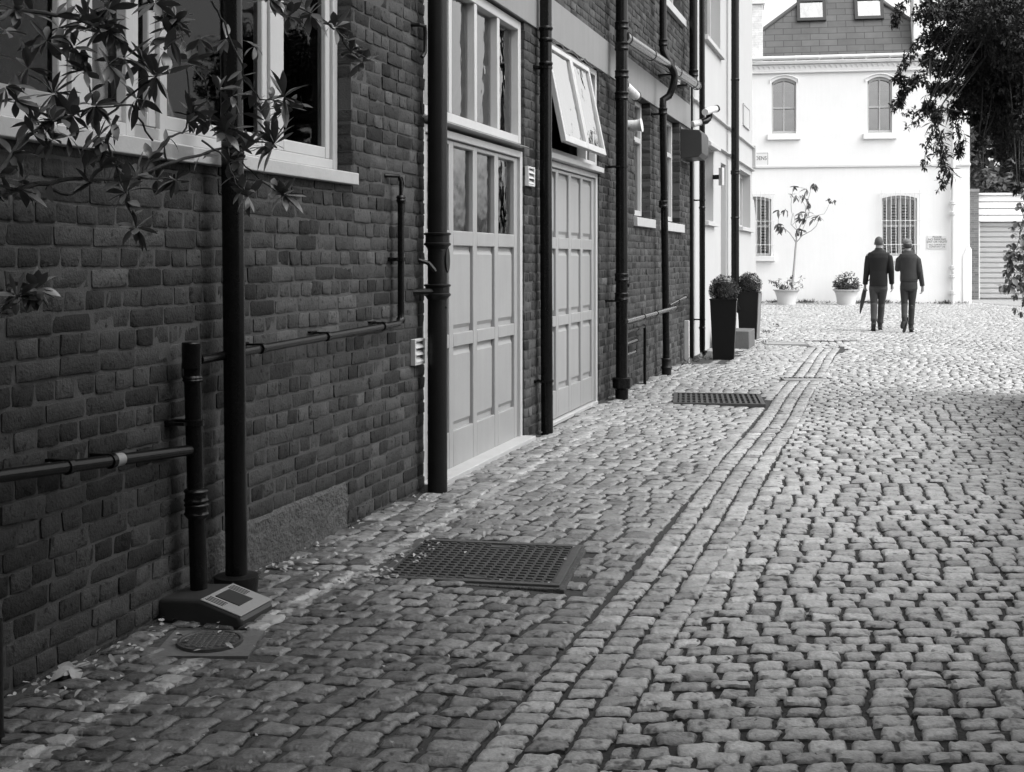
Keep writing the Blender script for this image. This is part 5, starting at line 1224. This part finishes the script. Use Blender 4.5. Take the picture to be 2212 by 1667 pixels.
# ------------------------------------------------------------------ near shrub, top left
TB = Vector((-1.62, 2.75, 0)); t = thing('evergreen_shrub', 'glossy long leaved evergreen shrub reaching across the near window', 'shrub', TB)
SD = 3.7
def Z1(zx, zy, Y=SD): return AT(zx/2.989, zy/2.989, Y)
def Z2(zx, zy, Y=SD): return AT(495.7+zx*.3344, zy*.3344, Y)
q = MB()
def nb(pts, r0, r1):
    sm = []
    for i in range(len(pts)-1):
        for k in range(4): sm.append(pts[i].lerp(pts[i+1], k/4)+randdir()*.004)
    sm.append(pts[-1]); n = len(sm); q.tube(sm, [(r0+(r1-r0)*i/(n-1))*.62 for i in range(n)], 8); return sm
start = TB+Vector((0, 0, .9)); q.tube([TB+Vector((0, 0, -.05)), TB+Vector((.03, .02, .5)), start, TB+Vector((.02, .1, 1.6)), TB+Vector((-.02, .2, 2.3))], [.04, .035, .03, .024, .012], 10)
# window sill line etc behind: branches as seen
B = []
B.append(nb([start, AT(-90, 430, 3.1), Z1(0, 1232, 3.3), Z1(250, 1190, 3.4), Z1(500, 1150, 3.5), Z1(900, 1150, 3.7), Z1(1220, 1165, 3.9)], .019, .004))
B.append(nb([start+Vector((0, 0, .15)), AT(-60, 400, 3.1), Z1(0, 1110, 3.2), Z1(140, 910, 3.3), Z1(280, 800, 3.35), Z1(520, 715, 3.45)], .017, .005))
B.append(nb([Z1(900, 1150, 3.7), Z1(970, 1030, 3.75), Z1(1090, 890, 3.8)], .010, .009))
B.append(nb([Z1(930, 1115, 3.7), Z1(1200, 1020, 3.85), Z1(1540, 930, 4.05), Z2(140, 900, 4.2), Z2(290, 930, 4.2)], .009, .004))
B.append(nb([Z1(290, 1220, 3.45), Z1(430, 1250, 3.45), Z1(560, 1200, 3.5), Z1(650, 1080, 3.5), Z1(685, 930, 3.5), Z1(760, 745, 3.5)], .009, .010))
B.append(nb([TB+Vector((.02, .1, 1.6)), Z1(-100, 150, 3.1), Z1(120, 60, 3.3), Z1(430, 100, 3.4), Z1(700, 190, 3.5), Z1(900, 380, 3.6), Z1(1010, 490, 3.6)], .014, .004))
B.append(nb([Z1(700, 190, 3.5), Z1(560, 130, 3.5), Z1(380, 180, 3.5), Z1(420, 250, 3.45), Z1(520, 380, 3.45), Z1(600, 660, 3.5)], .007, .004))
B.append(nb([Z1(1080, 890, 3.8), Z1(1180, 850, 3.85), Z1(1240, 740, 3.9), Z1(1230, 640, 3.9)], .006, .003))
B.append(nb([Z1(700, 930, 3.5), Z1(740, 1040, 3.5), Z1(800, 1230, 3.5), Z1(880, 1470, 3.55)], .006, .003))
B.append(nb([TB+Vector((0, .15, 2.1)), Z1(300, -160, 3.3), Z1(900, -60, 3.6), Z1(1010, 60, 3.7), Z1(1130, 130, 3.7), Z1(1100, 240, 3.7)], .012, .004))
B.append(nb([Z1(900, -60, 3.6), Z1(1400, -80, 3.8), Z2(150, -60, 4.0), Z2(300, 10, 4.1), Z2(430, 40, 4.1), Z2(640, 150, 4.2), Z2(700, 210, 4.2), Z2(780, 330, 4.25), Z2(860, 400, 4.3)], .009, .003))
B.append(nb([Z1(1370, 0, 3.8), Z1(1450, 150, 3.85), Z1(1560, 420, 3.9), Z2(90, 520, 4.0), Z2(200, 640, 4.1), Z2(330, 650, 4.1), Z2(400, 690, 4.1)], .006, .003))
B.append(nb([Z1(1560, 930, 4.05), Z2(40, 1000, 4.1), Z2(180, 1150, 4.15), Z2(320, 1250, 4.2), Z2(350, 1270, 4.2)], .005, .003))
B.append(nb([Z1(1300, 900, 3.9), Z1(1450, 1010, 3.9), Z1(1520, 1180, 3.9), Z2(120, 1270, 3.95)], .006, .003))
B.append(nb([AT(-60, 700, 3.0), AT(10, 665, 3.1), AT(40, 640, 3.1), AT(78, 623, 3.15)], .009, .005))
B.append(nb([TB+Vector((0, .1, 1.0)), AT(-150, 660, 2.9), AT(-60, 700, 3.0)], .012, .009))
B.append(nb([Z1(700, 740, 3.5), Z1(870, 600, 3.6), Z1(1010, 490, 3.6)], .006, .004)); B.append(nb([Z1(1230, 640, 3.9), Z1(1200, 420, 3.9)], .005, .003)); B.append(nb([Z1(980, 900, 3.75), Z1(850, 680, 3.65), Z1(620, 690, 3.5)], .005, .004))
q.build('branches', M['bark'], t, TB, normals=False)
ro = [(Z1(345, 605, 3.45), 15, .085), (Z1(610, 685, 3.5), 15, .08), (Z1(1005, 495, 3.6), 15, .088), (Z1(1205, 405, 3.9), 9, .075), (Z1(1130, 120, 3.7), 13, .075), (Z1(1235, 750, 3.9), 12, .075), (Z1(810, 1245, 3.5), 9, .075), (Z1(880, 1470, 3.55), 9, .07), (AT(78, 623, 3.15), 16, .06), (AT(35, 640, 3.1), 9, .05),
      (Z2(350, 630, 4.1), 12, .085), (Z2(290, 930, 4.2), 15, .085), (Z2(120, 1270, 3.95), 12, .08), (Z2(345, 1255, 4.2), 11, .085), (Z2(680, 180, 4.2), 12, .07), (Z2(380, 110, 4.1), 9, .07), (Z2(785, 340, 4.25), 7, .06), (Z2(860, 400, 4.3), 5, .06), (Z2(160, 300, 4.0), 5, .05), (Z2(520, 90, 4.15), 8, .075), (Z2(390, 690, 4.1), 9, .075), (Z2(100, 980, 4.1), 12, .08), (Z2(20, 830, 4.0), 9, .075), (Z2(230, 780, 4.2), 8, .075),
      (Z1(380, 180, 3.5), 12, .075), (Z1(120, 80, 3.3), 11, .07), (Z1(30, 200, 3.2), 7, .07), (Z1(700, 60, 3.5), 11, .08), (Z1(560, 130, 3.5), 8, .075), (Z1(300, 260, 3.4), 9, .075), (Z1(100, 640, 3.3), 11, .07), (Z1(30, 560, 3.2), 7, .07), (Z1(230, 780, 3.35), 8, .07), (Z1(330, 900, 3.4), 6, .075), (Z1(640, 880, 3.5), 6, .06), (Z1(800, 380, 3.55), 8, .085), (Z1(880, 640, 3.65), 8, .075), (Z1(1000, 20, 3.6), 9, .075), (Z1(1290, 250, 3.9), 5, .07), (Z1(1460, 250, 3.9), 6, .075), (Z1(1500, 620, 4.0), 7, .07), (Z1(1350, 780, 3.95), 8, .065), (Z1(1450, 860, 4.0), 9, .07), (Z1(560, 960, 3.5), 6, .075), (Z1(440, 880, 3.45), 5, .07), (Z1(1010, 1160, 3.8), 6, .06), (Z1(1420, 580, 3.95), 8, .06), (Z1(880, 1130, 3.7), 5, .06), (Z1(1060, 330, 3.65), 7, .08), (Z1(700, 420, 3.5), 7, .075), (Z1(180, 440, 3.35), 8, .075), (Z1(480, 300, 3.45), 8, .07)]
pts, ds, Ls = [], [], []
ro += [(random.choice(B[random.choice([0, 1, 5, 6, 9, 10])]), random.randint(5, 9), random.uniform(.06, .085)) for _ in range(26)]
for (c, n, L_) in ro:
    ax = (randdir(-.2)+Vector((.35, .1, .1))).normalized()
    for i in range(int(n*1.3)):
        d = (randdir()+ax*.45).normalized(); pts.append(c+d*.004); ds.append(d+Vector((0, 0, -.12))); Ls.append(L_*random.uniform(.7, 1.15))
for b in B[:-3]:
    for i in range(14):
        p = random.choice(b[len(b)//3:]); pts.append(p); ds.append(randdir()+Vector((.3, 0, 0))); Ls.append(.055)
V, Fq = leafquads(pts, ds, Ls, .023, seg=6, bendz=.3, fold=.2); q = MB(); q.v, q.f = V, Fq; q.build('foliage', M['leaf_dark'], t, TB, normals=False)

# ------------------------------------------------------------------ OPPOSITE SIDE (right, mostly out of frame) and its creeper
OX = 1.76   # wall: X = OX + .3045 Y
def opp(s, d=0, z=0): return Vector((OX+s*UX-d*UY, s*UY+d*UX, z))
HE = 4.2  # unseen tall house ends here, shaped to shade only the near lane
t = thing('opposite_house', 'tall brick house on the right side of the lane just outside the view, shaped to shade the near lane', 'house', (OX, 0, 0), TH)
q = MB(); q.box((-9, -.35, -.1), (HE, 0, 7.2)); q.box((-9, -6, -.1), (-8.7, -.36, 7.2)); q.box((HE-.3, -6, -.1), (HE, -.36, 7.2)); uvbox(q.build('wall', M['brick_uv'], t))
q = MB(); q.hexa([(-9.2, .25, 7.21), (HE+.2, .25, 7.21), (HE+.2, -3, 9), (-9.2, -3, 9), (-9.2, .25, 7.3), (HE+.2, .25, 7.3), (HE+.2, -3, 9.1), (-9.2, -3, 9.1)]); q.hexa([(-9.2, -3.01, 9), (HE+.2, -3.01, 9), (HE+.2, -6.2, 7.21), (-9.2, -6.2, 7.21), (-9.2, -3.01, 9.1), (HE+.2, -3.01, 9.1), (HE+.2, -6.2, 7.3), (-9.2, -6.2, 7.3)]); uvbox(q.build('roof', M['slate'], t))
for i in range(4):
    s = -8+i*3.1
    for z0, z1 in ((1.0, 2.4), (4.2, 5.7)):
        q = MB(); q.box((s, .003, z0), (s+.07, .05, z1)); q.box((s+1.13, .003, z0), (s+1.2, .05, z1)); q.box((s+.07, .003, z0), (s+1.13, .049, z0+.07)); q.box((s+.07, .003, z1-.07), (s+1.13, .049, z1)); q.box((s+.57, .003, z0+.07), (s+.63, .048, z1-.07))
        w_ = q.build('window', M['white_paint'], t); q = MB(); q.box((s+.07, .004, z0+.07), (s+1.13, .02, z1-.07)); q.build('pane', M['planter'], w_)
t = thing('creeper_wall', 'old brick garden wall that carries the creeper right of the lane', 'wall', (OX, 0, 0), TH); q = MB(); q.box((HE+.02, -.3, -.1), (13.2, 0, 1.3)); uvbox(q.build('wall', M['brick_uv'], t)); q = MB(); q.box((HE+.02, -.34, 1.3), (13.24, .04, 1.38)); q.build('coping', M['stone_step'], t)  # unseen wall kept low to let light onto the middle lane
t = thing('rear_shade_house', 'plain unseen brick house added behind the camera to shade the lane', 'house', (-1.2, -9.5, 0)); q = MB(); q.box((-6, -4, -.1), (7, 0, 7.5)); uvbox(q.build('wall', M['brick_uv'], t)); q = MB(); q.hexa([(-6.2, -4.2, 7.5), (7.2, -4.2, 7.5), (7.2, .2, 7.5), (-6.2, .2, 7.5), (-6.2, -2.1, 9.2), (7.2, -2.1, 9.2), (7.2, -1.9, 9.2), (-6.2, -1.9, 9.2)]); uvbox(q.build('roof', M['slate'], t))  # house added out of view for the shade it throws
# creeper
CB = opp(11.6, .2, 0); t = thing('virginia_creeper', 'dark trailing creeper hanging in a heavy curtain at the upper right', 'climbing plant', CB)
CY = 11.2
def V5(zx, zy, Y=CY): return AT((3100+zx*.42)/1.614, zy*.42/1.614, Y)
q = MB(); ST = []
def vine(pts, r0=.012, r1=.003, n=4):
    sm = []
    for i in range(len(pts)-1):
        for k in range(n): sm.append(pts[i].lerp(pts[i+1], k/n)+randdir()*.012)
    sm.append(pts[-1]); m_ = len(sm); q.tube(sm, [r0+(r1-r0)*i/(m_-1) for i in range(m_)], 6); return sm
top = V5(1300, -500, 11.4)
q.tube([CB+Vector((0, 0, -.05)), CB+Vector((.0, 0, 1.5)), CB+Vector((-.1, 0, 3.2)), top, V5(700, -250, 11.2), V5(300, -150, 11.1)], [.07, .06, .05, .04, .03, .015], 8)
strands = [  # fringes: list of pts, leaf density, leaf size
    ([V5(200, -120), V5(120, 20), V5(60, 120), V5(30, 230)], 60, .05), ([V5(280, 300), V5(180, 430), V5(100, 560), V5(50, 670)], 70, .045), ([V5(300, 640), V5(170, 680), V5(100, 780), V5(85, 870)], 110, .05),
    ([V5(290, 650), V5(120, 660), V5(40, 640)], 24, .04), ([V5(85, 860), V5(50, 860), V5(35, 910)], 16, .04), ([V5(330, 900), V5(220, 930), V5(100, 940)], 22, .04), ([V5(330, 930), V5(220, 1010), V5(120, 1085)], 22, .035),
    ([V5(400, 1000), V5(330, 1160), V5(300, 1280), V5(285, 1400)], 26, .045), ([V5(400, 900), V5(410, 1100), V5(430, 1240), V5(430, 1330), V5(470, 1400)], 70, .06), ([V5(470, 1400), V5(440, 1500), V5(400, 1600)], 18, .045),
    ([V5(550, 1000), V5(570, 1150), V5(575, 1230), V5(570, 1300)], 50, .055), ([V5(840, -100), V5(830, 120), V5(870, 350), V5(830, 580), V5(780, 660)], 40, .05)]
leafp = []   # (point, direction, size)
for pts_, n, ls in strands:
    sm = vine(pts_, .006, .002)
    for i in range(n):
        k = random.random(); p = sm[int(k*(len(sm)-1))]+randdir()*.06*(.4+.6*(1-k)); leafp.append((p, ls))
for (x, y, r_) in ((330, 100, 200), (500, 60, 220), (700, 100, 230), (900, 120, 260), (1050, 100, 250), (380, 300, 180), (500, 330, 200), (700, 360, 220), (900, 400, 230), (1080, 400, 230), (330, 480, 120), (450, 560, 170), (700, 600, 180), (900, 650, 220), (1080, 680, 220), (380, 740, 120), (500, 720, 110), (720, 820, 120), (900, 850, 200), (1080, 900, 200), (330, 880, 90), (400, 960, 80), (560, 900, 90), (700, 980, 60), (820, 1040, 110), (1000, 1100, 150), (1110, 1250, 90), (1100, 1000, 120), (620, 760, 90), (1180, 700, 200), (1180, 300, 200), (1200, 1000, 150), (960, 1230, 90), (1110, 1420, 90), (1150, 1200, 120), (760, 1180, 50), (860, 620, 150), (840, 300, 160), (1000, 250, 180), (1000, 520, 180), (1000, 800, 160), (1060, 1560, 40)):
    if x < 520: r_ *= .62
    c = V5(x, y, CY+random.uniform(-.3, .8)); rr = r_*.42/1.614*CY/F
    for i in range(3): vine([top.lerp(c, .5)+randdir()*.3, c+randdir()*rr*.5, c+Vector((random.uniform(-1, 1)*rr*.6, 0, -rr*.9))], .006, .003)
    dens = .85 if x > 650 else .8
    for i in range(int(560*dens*(r_/180)**2)+20):
        d = randdir(); leafp.append((c+Vector((d.x*rr, d.y*rr*1.6, d.z*rr))*random.uniform(.1, 1)**.6*1.0, random.uniform(.026, .05)))
q.build('stems', M['bark'], t, CB, normals=False)
pts, ds, Ls = [], [], []
def palmate(p, ls, dn=None):
    dn = dn or (randdir()+Vector((0, -.4, -.7))).normalized(); sd = dn.cross(Vector((0, 1, 0)) if abs(dn.y) < .9 else Vector((1, 0, 0))).normalized()
    for a in ((-1.25, -.6, 0, .6, 1.25) if ls > .085 else (-.8, 0, .8)): pts.append(p); ds.append(dn*math.cos(a)+sd*math.sin(a)); Ls.append(ls*(1.25-abs(a)*.3))
for p, ls in leafp: palmate(p, ls)
for (x, y, s_) in ((360, 1010, .16), (490, 900, .14), (400, 1100, .12), (380, 1180, .11), (500, 1400, .13), (530, 1440, .13), (340, 480, .14), (620, 1110, .11), (190, 115, .12), (300, 790, .1), (440, 1080, .1), (450, 1180, .09), (480, 1370, .12)): palmate(V5(x, y, 10.9), s_, Vector((random.uniform(-.5, .5), -.1, -1)).normalized())
V, Fq = leafquads(pts, ds, Ls, .022, seg=2, bendz=.3); q = MB(); q.v, q.f = V, Fq; q.build('foliage', M['leaf_vine'], t, CB, normals=False, smooth=False)
print('creeper leaflets', len(pts))
# separate trailing ivy at the right edge, lower down
def V6(zx, zy, Y=12.2): return AT((2550+zx*.4611)/1.614, (500+zy*.4611)/1.614, Y)
base = opp(12.2, .25, 0)
t = thing('trailing_ivy', 'pale leaved ivy trailing at the right edge in front of the roller garage', 'climbing plant', base)
q = MB(); pts, ds, Ls = [], [], []
q.tube([base, base+Vector((0, 0, 2.0)), V6(2300, 200)], [.02, .015, .01], 6)
for s_pts, n, ls, sp in (([V6(2300, 200), V6(2240, 420), V6(2200, 560), V6(2170, 700), V6(2140, 850), V6(2130, 980)], 48, .07, .05), ([V6(2260, 500), V6(2230, 700), V6(2210, 900), V6(2200, 1100), V6(2195, 1260)], 48, .07, .04), ([V6(2150, 840), V6(2080, 960), V6(2070, 1090)], 12, .085, .02), ([V6(2150, 980), V6(2100, 1080), V6(2095, 1140)], 8, .08, .02), ([V6(2300, 600), V6(2270, 900), V6(2260, 1150)], 40, .075, .05)):
    sm = vine(s_pts, .006, .002)
    for i in range(n):
        p = random.choice(sm)+randdir()*sp*1.6; dn = (randdir()*.6+Vector((0, -.25, -1))).normalized(); sd = dn.cross(Vector((0, 1, 0))).normalized()
        for a in (-.9, 0, .9): pts.append(p); ds.append(dn*math.cos(a)+sd*math.sin(a)); Ls.append(ls*(1 if a == 0 else .75))
q.build('stems', M['bark'], t, base, normals=False)
V, Fq = leafquads(pts, ds, Ls, .05, seg=3, bendz=.3); q = MB(); q.v, q.f = V, Fq; q.build('foliage', M['leaf_ivy'], t, base, normals=False)

# ------------------------------------------------------------------ PEOPLE
def hand(q, wrist, down=Vector((0, 0, -1)), side=1, curl=.4, fwd=Vector((0, 1, 0))):
    """palm, four separate fingers and a thumb"""
    w_ = Vector(wrist); dn = Vector(down).normalized(); lat = dn.cross(fwd).normalized()   # across the thickness
    acr = fwd
    q.tube([w_-dn*.03, w_, w_+dn*.045, w_+dn*.085], [(.024, .028), (.02, .028), (.016, .040), (.015, .038)] if False else [.025, .024, .028, .027], 10)
    for k, (o_, ln) in enumerate(((.030, .070), (.010, .080), (-.010, .075), (-.029, .058))):
        p = w_+dn*.08+acr*o_; a = curl; b_ = p+(dn*math.cos(a*.5)+lat*side*math.sin(a*.5))*ln*.45; c_ = b_+(dn*math.cos(a*1.6)+lat*side*math.sin(a*1.6))*ln*.33; d_ = c_+(dn*math.cos(a*2.4)+lat*side*math.sin(a*2.4))*ln*.25
        q.tube([p, b_, c_, d_], [.0095, .009, .008, .006], 8)
    p = w_+dn*.02+acr*.025; q.tube([p, p+dn*.025+acr*.022+lat*side*.01, p+dn*.055+acr*.026+lat*side*.022, p+dn*.075+acr*.02+lat*side*.03], [.012, .011, .0095, .007], 8)
def shoe(q, ank, toe, w_=.045):
    a = Vector(ank); t_ = Vector(toe); d = (t_-a)
    q.tube([a+Vector((0, 0, .05)), a+Vector((0, 0, .0)), a+Vector((0, 0, -.03))], [.045, .048, .046], 14)
    heel = a-Vector((d.x, d.y, 0)).normalized()*.045+Vector((0, 0, -.045)); q.tube([heel, a+Vector((0, 0, -.04)), a.lerp(t_, .5)+Vector((0, 0, -.0)), t_, t_+d.normalized()*.03], [.036, .046, .046, .038, .02], 14)
def person(name, label, loc, rz, spec):
    t_ = thing(name, label, 'person', loc, rz); b = MB(); sp = spec
    H = sp['H']; k = H/1.8
    hd = sp['head']; hc = Vector((hd[0], hd[1], H-.118*k))
    # body: one continuous remeshed surface (head, neck, trunk, limbs, hands)
    b.ell(hc+Vector((0, -.006, .018)), (.076*k, .096*k, .103*k), 20, 14); b.ell(hc+Vector((0, .032, -.045)), (.058*k, .062*k, .070*k), 16, 10)
    b.ell(hc+Vector((0, .098*k, -.012)), (.014, .022, .026), 10, 8)                      # nose
    b.ell(hc+Vector((0, .092*k, -.058)), (.025, .010, .007), 10, 6); b.ell(hc+Vector((0, .09*k, -.068)), (.022, .010, .007), 10, 6)   # lips
    for s_ in (-1, 1):
        b.ell(hc+Vector((s_*.079*k, .0, -.012)), (.012, .02, .032), 10, 8)                 # ears
        b.ell(hc+Vector((s_*.033*k, .080*k, .008)), (.016, .012, .010), 10, 8)            # eye sockets
    neck = Vector((hd[0]*.6, hd[1]*.4-.01, H-.30*k)); b.tube([hc+Vector((0, -.015, -.05)), hc.lerp(neck, .6)+Vector((0, -.01, -.02)), neck], [.058*k, .056*k, .07*k], 16)
    b.loft([(0, 0, H*.49, .15*k, .10*k), (0, 0, H*.56, .145*k, .095*k), (0, 0, H*.64, .13*k, .09*k), (0, 0, H*.74, .16*k, .105*k), (0, -.005, H*.795, .17*k, .095*k), (0, -.01, H*.825, .11*k, .075*k), (0, -.01, H*.845, .065*k, .06*k)], 24)
    for s_, nm in ((-1, 'armL'), (1, 'armR')):
        sh, el_, wr = [Vector(v) for v in sp[nm]]; b.tube([Vector((0, 0, sh.z-.01)).lerp(sh, .6), sh, sh.lerp(el_, .5), el_, el_.lerp(wr, .5), wr], [.06, .055*k, .046*k, .04*k, .036*k, .026*k], 12)
        dn = (wr-el_).normalized(); hand(b, wr, sp.get(nm+'_dir', dn), -s_ if nm == 'armL' else -s_, sp.get(nm+'_curl', .4), Vector((0, 1, 0)) if abs(dn.y) < .7 else Vector((0, 0, 1)))
    for nm in ('legL', 'legR'):
        hp, kn, an, toe = [Vector(v) for v in sp[nm]]; b.tube([hp+Vector((0, 0, .06)), hp, hp.lerp(kn, .5), kn, kn.lerp(an, .35), an, an+(toe-an)*.2], [.08*k, .082*k, .068*k, .052*k, .052*k, .036*k, .03], 14)
        b.tube([an, an.lerp(toe, .5), toe], [.034, .03, .02], 10)
    b.build('body', M['skin'], t_, remesh=.0065, smooth_it=2, label=sp['bodylabel'])
    # jacket
    j = MB(); S_ = H*.80; hem = sp['hem']; sw_ = sp['shw']
    j.loft(sp['jacket'], 28)
    for nm in ('armL', 'armR'):
        sh, el_, wr = [Vector(v) for v in sp[nm]]; ix = Vector((sh.x*.45, sh.y, sh.z-.01)); cf = el_.lerp(wr, .93)
        j.tube([ix, sh.lerp(ix, .2), sh.lerp(el_, .12), sh.lerp(el_, .55), el_, el_.lerp(wr, .5), cf], [.075, .070, .067, .060*sp['slv'], .053*sp['slv'], .048*sp['slv'], .043*sp['slv']], 14)
    for cut in sp.get('collar', []): j.loft(cut, 20)
    j.build('jacket', M[sp['jm']], t_, remesh=.008, smooth_it=2)
    if sp.get('seams'):
        q = MB(); sp['seams'](q); q.build('jacket_seams', M['jeans_black'], t_, normals=True)
    tr = MB(); tr.loft(sp['hips'], 24)
    for nm in ('legL', 'legR'):
        hp, kn, an, toe = [Vector(v) for v in sp[nm]]; g_ = sp['trw']; e = kn.lerp(an, .93)
        ks = Vector((0, .012, 0))
        tr.tube([hp+Vector((0, 0, .04)), hp.lerp(kn, .1), hp.lerp(kn, .5), hp.lerp(kn, .9), kn+ks, kn.lerp(an, .15)-ks, kn.lerp(an, .35), kn.lerp(an, .7), kn.lerp(an, .85), e], [.088*g_, .093*g_, .080*g_, .066*g_, .067*g_, .063*g_, .064*g_, .057*g_, .062*g_, .057*g_], 16)
    tr.build('trousers', M[sp['tm']], t_, remesh=.008, smooth_it=1)
    for nm in ('legL', 'legR'):
        hp, kn, an, toe = [Vector(v) for v in sp[nm]]; q = MB(); shoe(q, an, toe); so = q.build('shoe', M['shoe'], t_, remesh=.006, smooth_it=2)
        q = MB(); d = (toe-an); fwd = d.normalized(); side_ = fwd.cross(Vector((0, 0, 1))).normalized(); dn = side_.cross(fwd); dn = dn if dn.z < 0 else -dn
        c0 = an+dn*.055-fwd*.06; ol = []
        for (u, w_) in ((0, .028), (.06, .036), (.14, .036), (.22, .046), (.28, .040), (.305, .02)): ol.append((u, w_))
        poly = [c0+fwd*u+side_*w_ for u, w_ in ol]+[c0+fwd*u-side_*w_ for u, w_ in ol[::-1]]; q.prism(poly, dn*.018); q.build('sole', M['sole'], so, bevel=.003)
    hr = MB(); sp['hair'](hr, hc, k); hr.build('hair', M[sp['hm']], t_, remesh=.005, smooth_it=1)
    if sp.get('cap'): q = MB(); sp['cap'](q, hc, k); q.build('cap', M['cap'], t_, remesh=.006, smooth_it=2)
    return t_
X1, Y1 = G(1897, 713); X2, Y2 = G(1964, 717)
# metres per zoom pixel (region 2950..,780.. at 4.1667/px): orig px = z/4.1667
def pm(zx, zc, Y): return (zx-zc)/4.1667/1.614/F*Y
def q1(zx, zy, y=0): return (pm(zx, 465, Y1), y, pm(1555, zy, Y1))
def q2(zx, zy, y=0): return (pm(zx, 935, Y2), y, pm(1580, zy, Y2))
m1 = 1/4.1667/1.614/F*Y1; m2 = 1/4.1667/1.614/F*Y2
Hh = (1555-198)*m1
def lof(f_, rows): return [(f_(cx_, zy, y)[0], y, f_(cx_, zy, y)[2], hw*(m1 if f_ is q1 else m2), dp) for (cx_, zy, hw, y, dp) in rows]
sp1 = dict(H=Hh, head=(q1(474, 0)[0], .03), bodylabel='bare hands and close cropped head', shw=.24,
    armL=(q1(335, 470), q1(305, 690, .03), q1(280, 905, .10)), armR=(q1(615, 470), q1(645, 690, -.02), q1(655, 895, .05)), armL_curl=1.1, armR_curl=.5, armL_dir=Vector((-.05, .1, -1)), armR_dir=Vector((.1, .15, -1)),
    legL=(q1(405, 930), q1(405, 1170, -.02), q1(405, 1430, -.28), (q1(392, 1500)[0], -.14, q1(0, 1510)[2])), legR=(q1(530, 930), q1(512, 1170, .06), q1(490, 1480, .10), (q1(500, 0)[0], .27, .045)),
    hem=q1(0, 912)[2], slv=1.12, trw=1.02, jm='jacket_dark', tm='jeans', hm='shaved_hair',
    jacket=lof(q1, [(470, 912, 128, 0, .150), (470, 820, 128, 0, .150), (470, 700, 122, 0, .132), (470, 600, 130, 0, .138), (470, 500, 150, -.005, .142), (470, 440, 140, -.01, .118), (470, 410, 95, -.01, .09), (472, 385, 60, -.01, .075), (474, 358, 48, -.005, .066)]),
    hips=lof(q1, [(470, 1000, 95, 0, .10), (472, 960, 128, 0, .122), (472, 900, 124, 0, .125), (472, 850, 118, 0, .115)]))
def hair1(q, hc, k): q.ell(hc+Vector((0, -.012, .024)), (.079*k, .094*k, .102*k), 20, 14)
sp1['hair'] = hair1
def seam1(q):
    a, b = q1(582, 760), q1(582, 910); q.box((a[0]-.002, -.152, b[2]), (a[0]+.002, -.145, a[2]))
sp1['seams'] = None
person('person', 'walking man in a dark blazer and jeans with cropped hair, umbrella in his left hand', (X1, Y1, .0), -math.atan2(X1, Y1), sp1)
H2 = (1580-222)*m2
sp2 = dict(H=H2, head=(q2(912, 0)[0], .04), bodylabel='bare right hand and neck', shw=.22,
    armL=(q2(800, 510), q2(772, 670, .02), (q2(800, 0)[0], .26, q2(0, 640)[2])), armR=(q2(1045, 510), q2(1085, 700, -.03), q2(1120, 925, .02)), armL_curl=.9, armR_curl=.7, armR_dir=Vector((-.02, .12, -1)),
    legL=(q2(870, 920), q2(868, 1180, .0), q2(868, 1385, -.24), (q2(838, 0)[0], -.27, q2(0, 1500)[2])), legR=(q2(985, 920), q2(972, 1190, .05), q2(958, 1500, .08), (q2(975, 0)[0], .24, .045)),
    hem=q2(0, 850)[2], slv=1.0, trw=.92, jm='denim', tm='jeans_black', hm='hair',
    jacket=lof(q2, [(930, 850, 122, 0, .125), (930, 800, 124, 0, .13), (930, 700, 120, 0, .128), (928, 600, 122, 0, .135), (925, 500, 135, -.005, .135), (922, 455, 122, -.01, .11), (920, 425, 82, -.005, .085), (918, 395, 50, 0, .066)]),
    hips=lof(q2, [(930, 990, 90, 0, .10), (930, 950, 122, 0, .118), (930, 880, 120, 0, .12), (930, 830, 112, 0, .11)]))
def hair2(q, hc, k): q.ell(hc+Vector((0, -.02, -.01)), (.079*k, .086*k, .085*k), 20, 12)
def cap2(q, hc, k):
    q.ell(hc+Vector((-.012, .0, .055)), (.092*k, .108*k, .068*k), 22, 12); q.ell(hc+Vector((0, .10, .035)), (.07, .06, .018), 16, 8)
sp2['hair'] = hair2; sp2['cap'] = cap2
def seam2(q):
    for (xa, ya, xb, yb) in ((770, 492, 1050, 480), (808, 812, 1052, 812)):
        a, b = Vector(q2(xa, ya, -.0)), Vector(q2(xb, yb, -.0)); n = 14
        pts = []
        for i in range(n+1):
            p = a.lerp(b, i/n); u = (i/n-.5)*2; pts.append((p.x, -.133*math.sqrt(max(.0, 1-(u*.98)**2))-.004, p.z+(-.01*u*u if ya < 600 else 0)))
        q.tube(pts, .003, 5)
sp2['seams'] = seam2
person('person', 'walking man in a denim jacket, slim dark trousers and a flat cap', (X2, Y2, .0), -math.atan2(X2, Y2), sp2)
# umbrella held by the first man
u0 = Vector(q1(283, 945, .16)); u1 = Vector(q1(210, 1320, .02)); t = thing('umbrella', 'furled dark umbrella held tip down in the left hand of the man in the blazer', 'umbrella', (X1, Y1, 0), -math.atan2(X1, Y1))
q = MB(); v = u1-u0; pr = [(.0, .012), (.05, .034), (.10, .040), (.3, .046), (.55, .040), (.8, .026), (.93, .014), (1, .007)]
q.tube([u0+v*a for a, r_ in pr], [r_ for a, r_ in pr], 10); q.build('canopy', M['umbrella_cloth'], t)
q = MB(); q.tube([u0+v*.04+Vector((.03, 0, .0)), u0+v*.06, u0+v*.05-Vector((.035, 0, .01))], [.022, .034, .02], 8); q.build('frill', M['umbrella_cloth'], t)
hu = u0-v.normalized()*.10; q = MB(); q.tube([u0, hu, hu-v.normalized()*.05+Vector((.02, .02, 0)), hu-v.normalized()*.07+Vector((.05, .04, 0))], [.009, .012, .012, .011], 8); q.build('handle', M['shoe'], t)
q = MB(); q.tube([u1-v*.02, u1+v.normalized()*.02], .004, 6); q.build('tip', M['steel'], t)
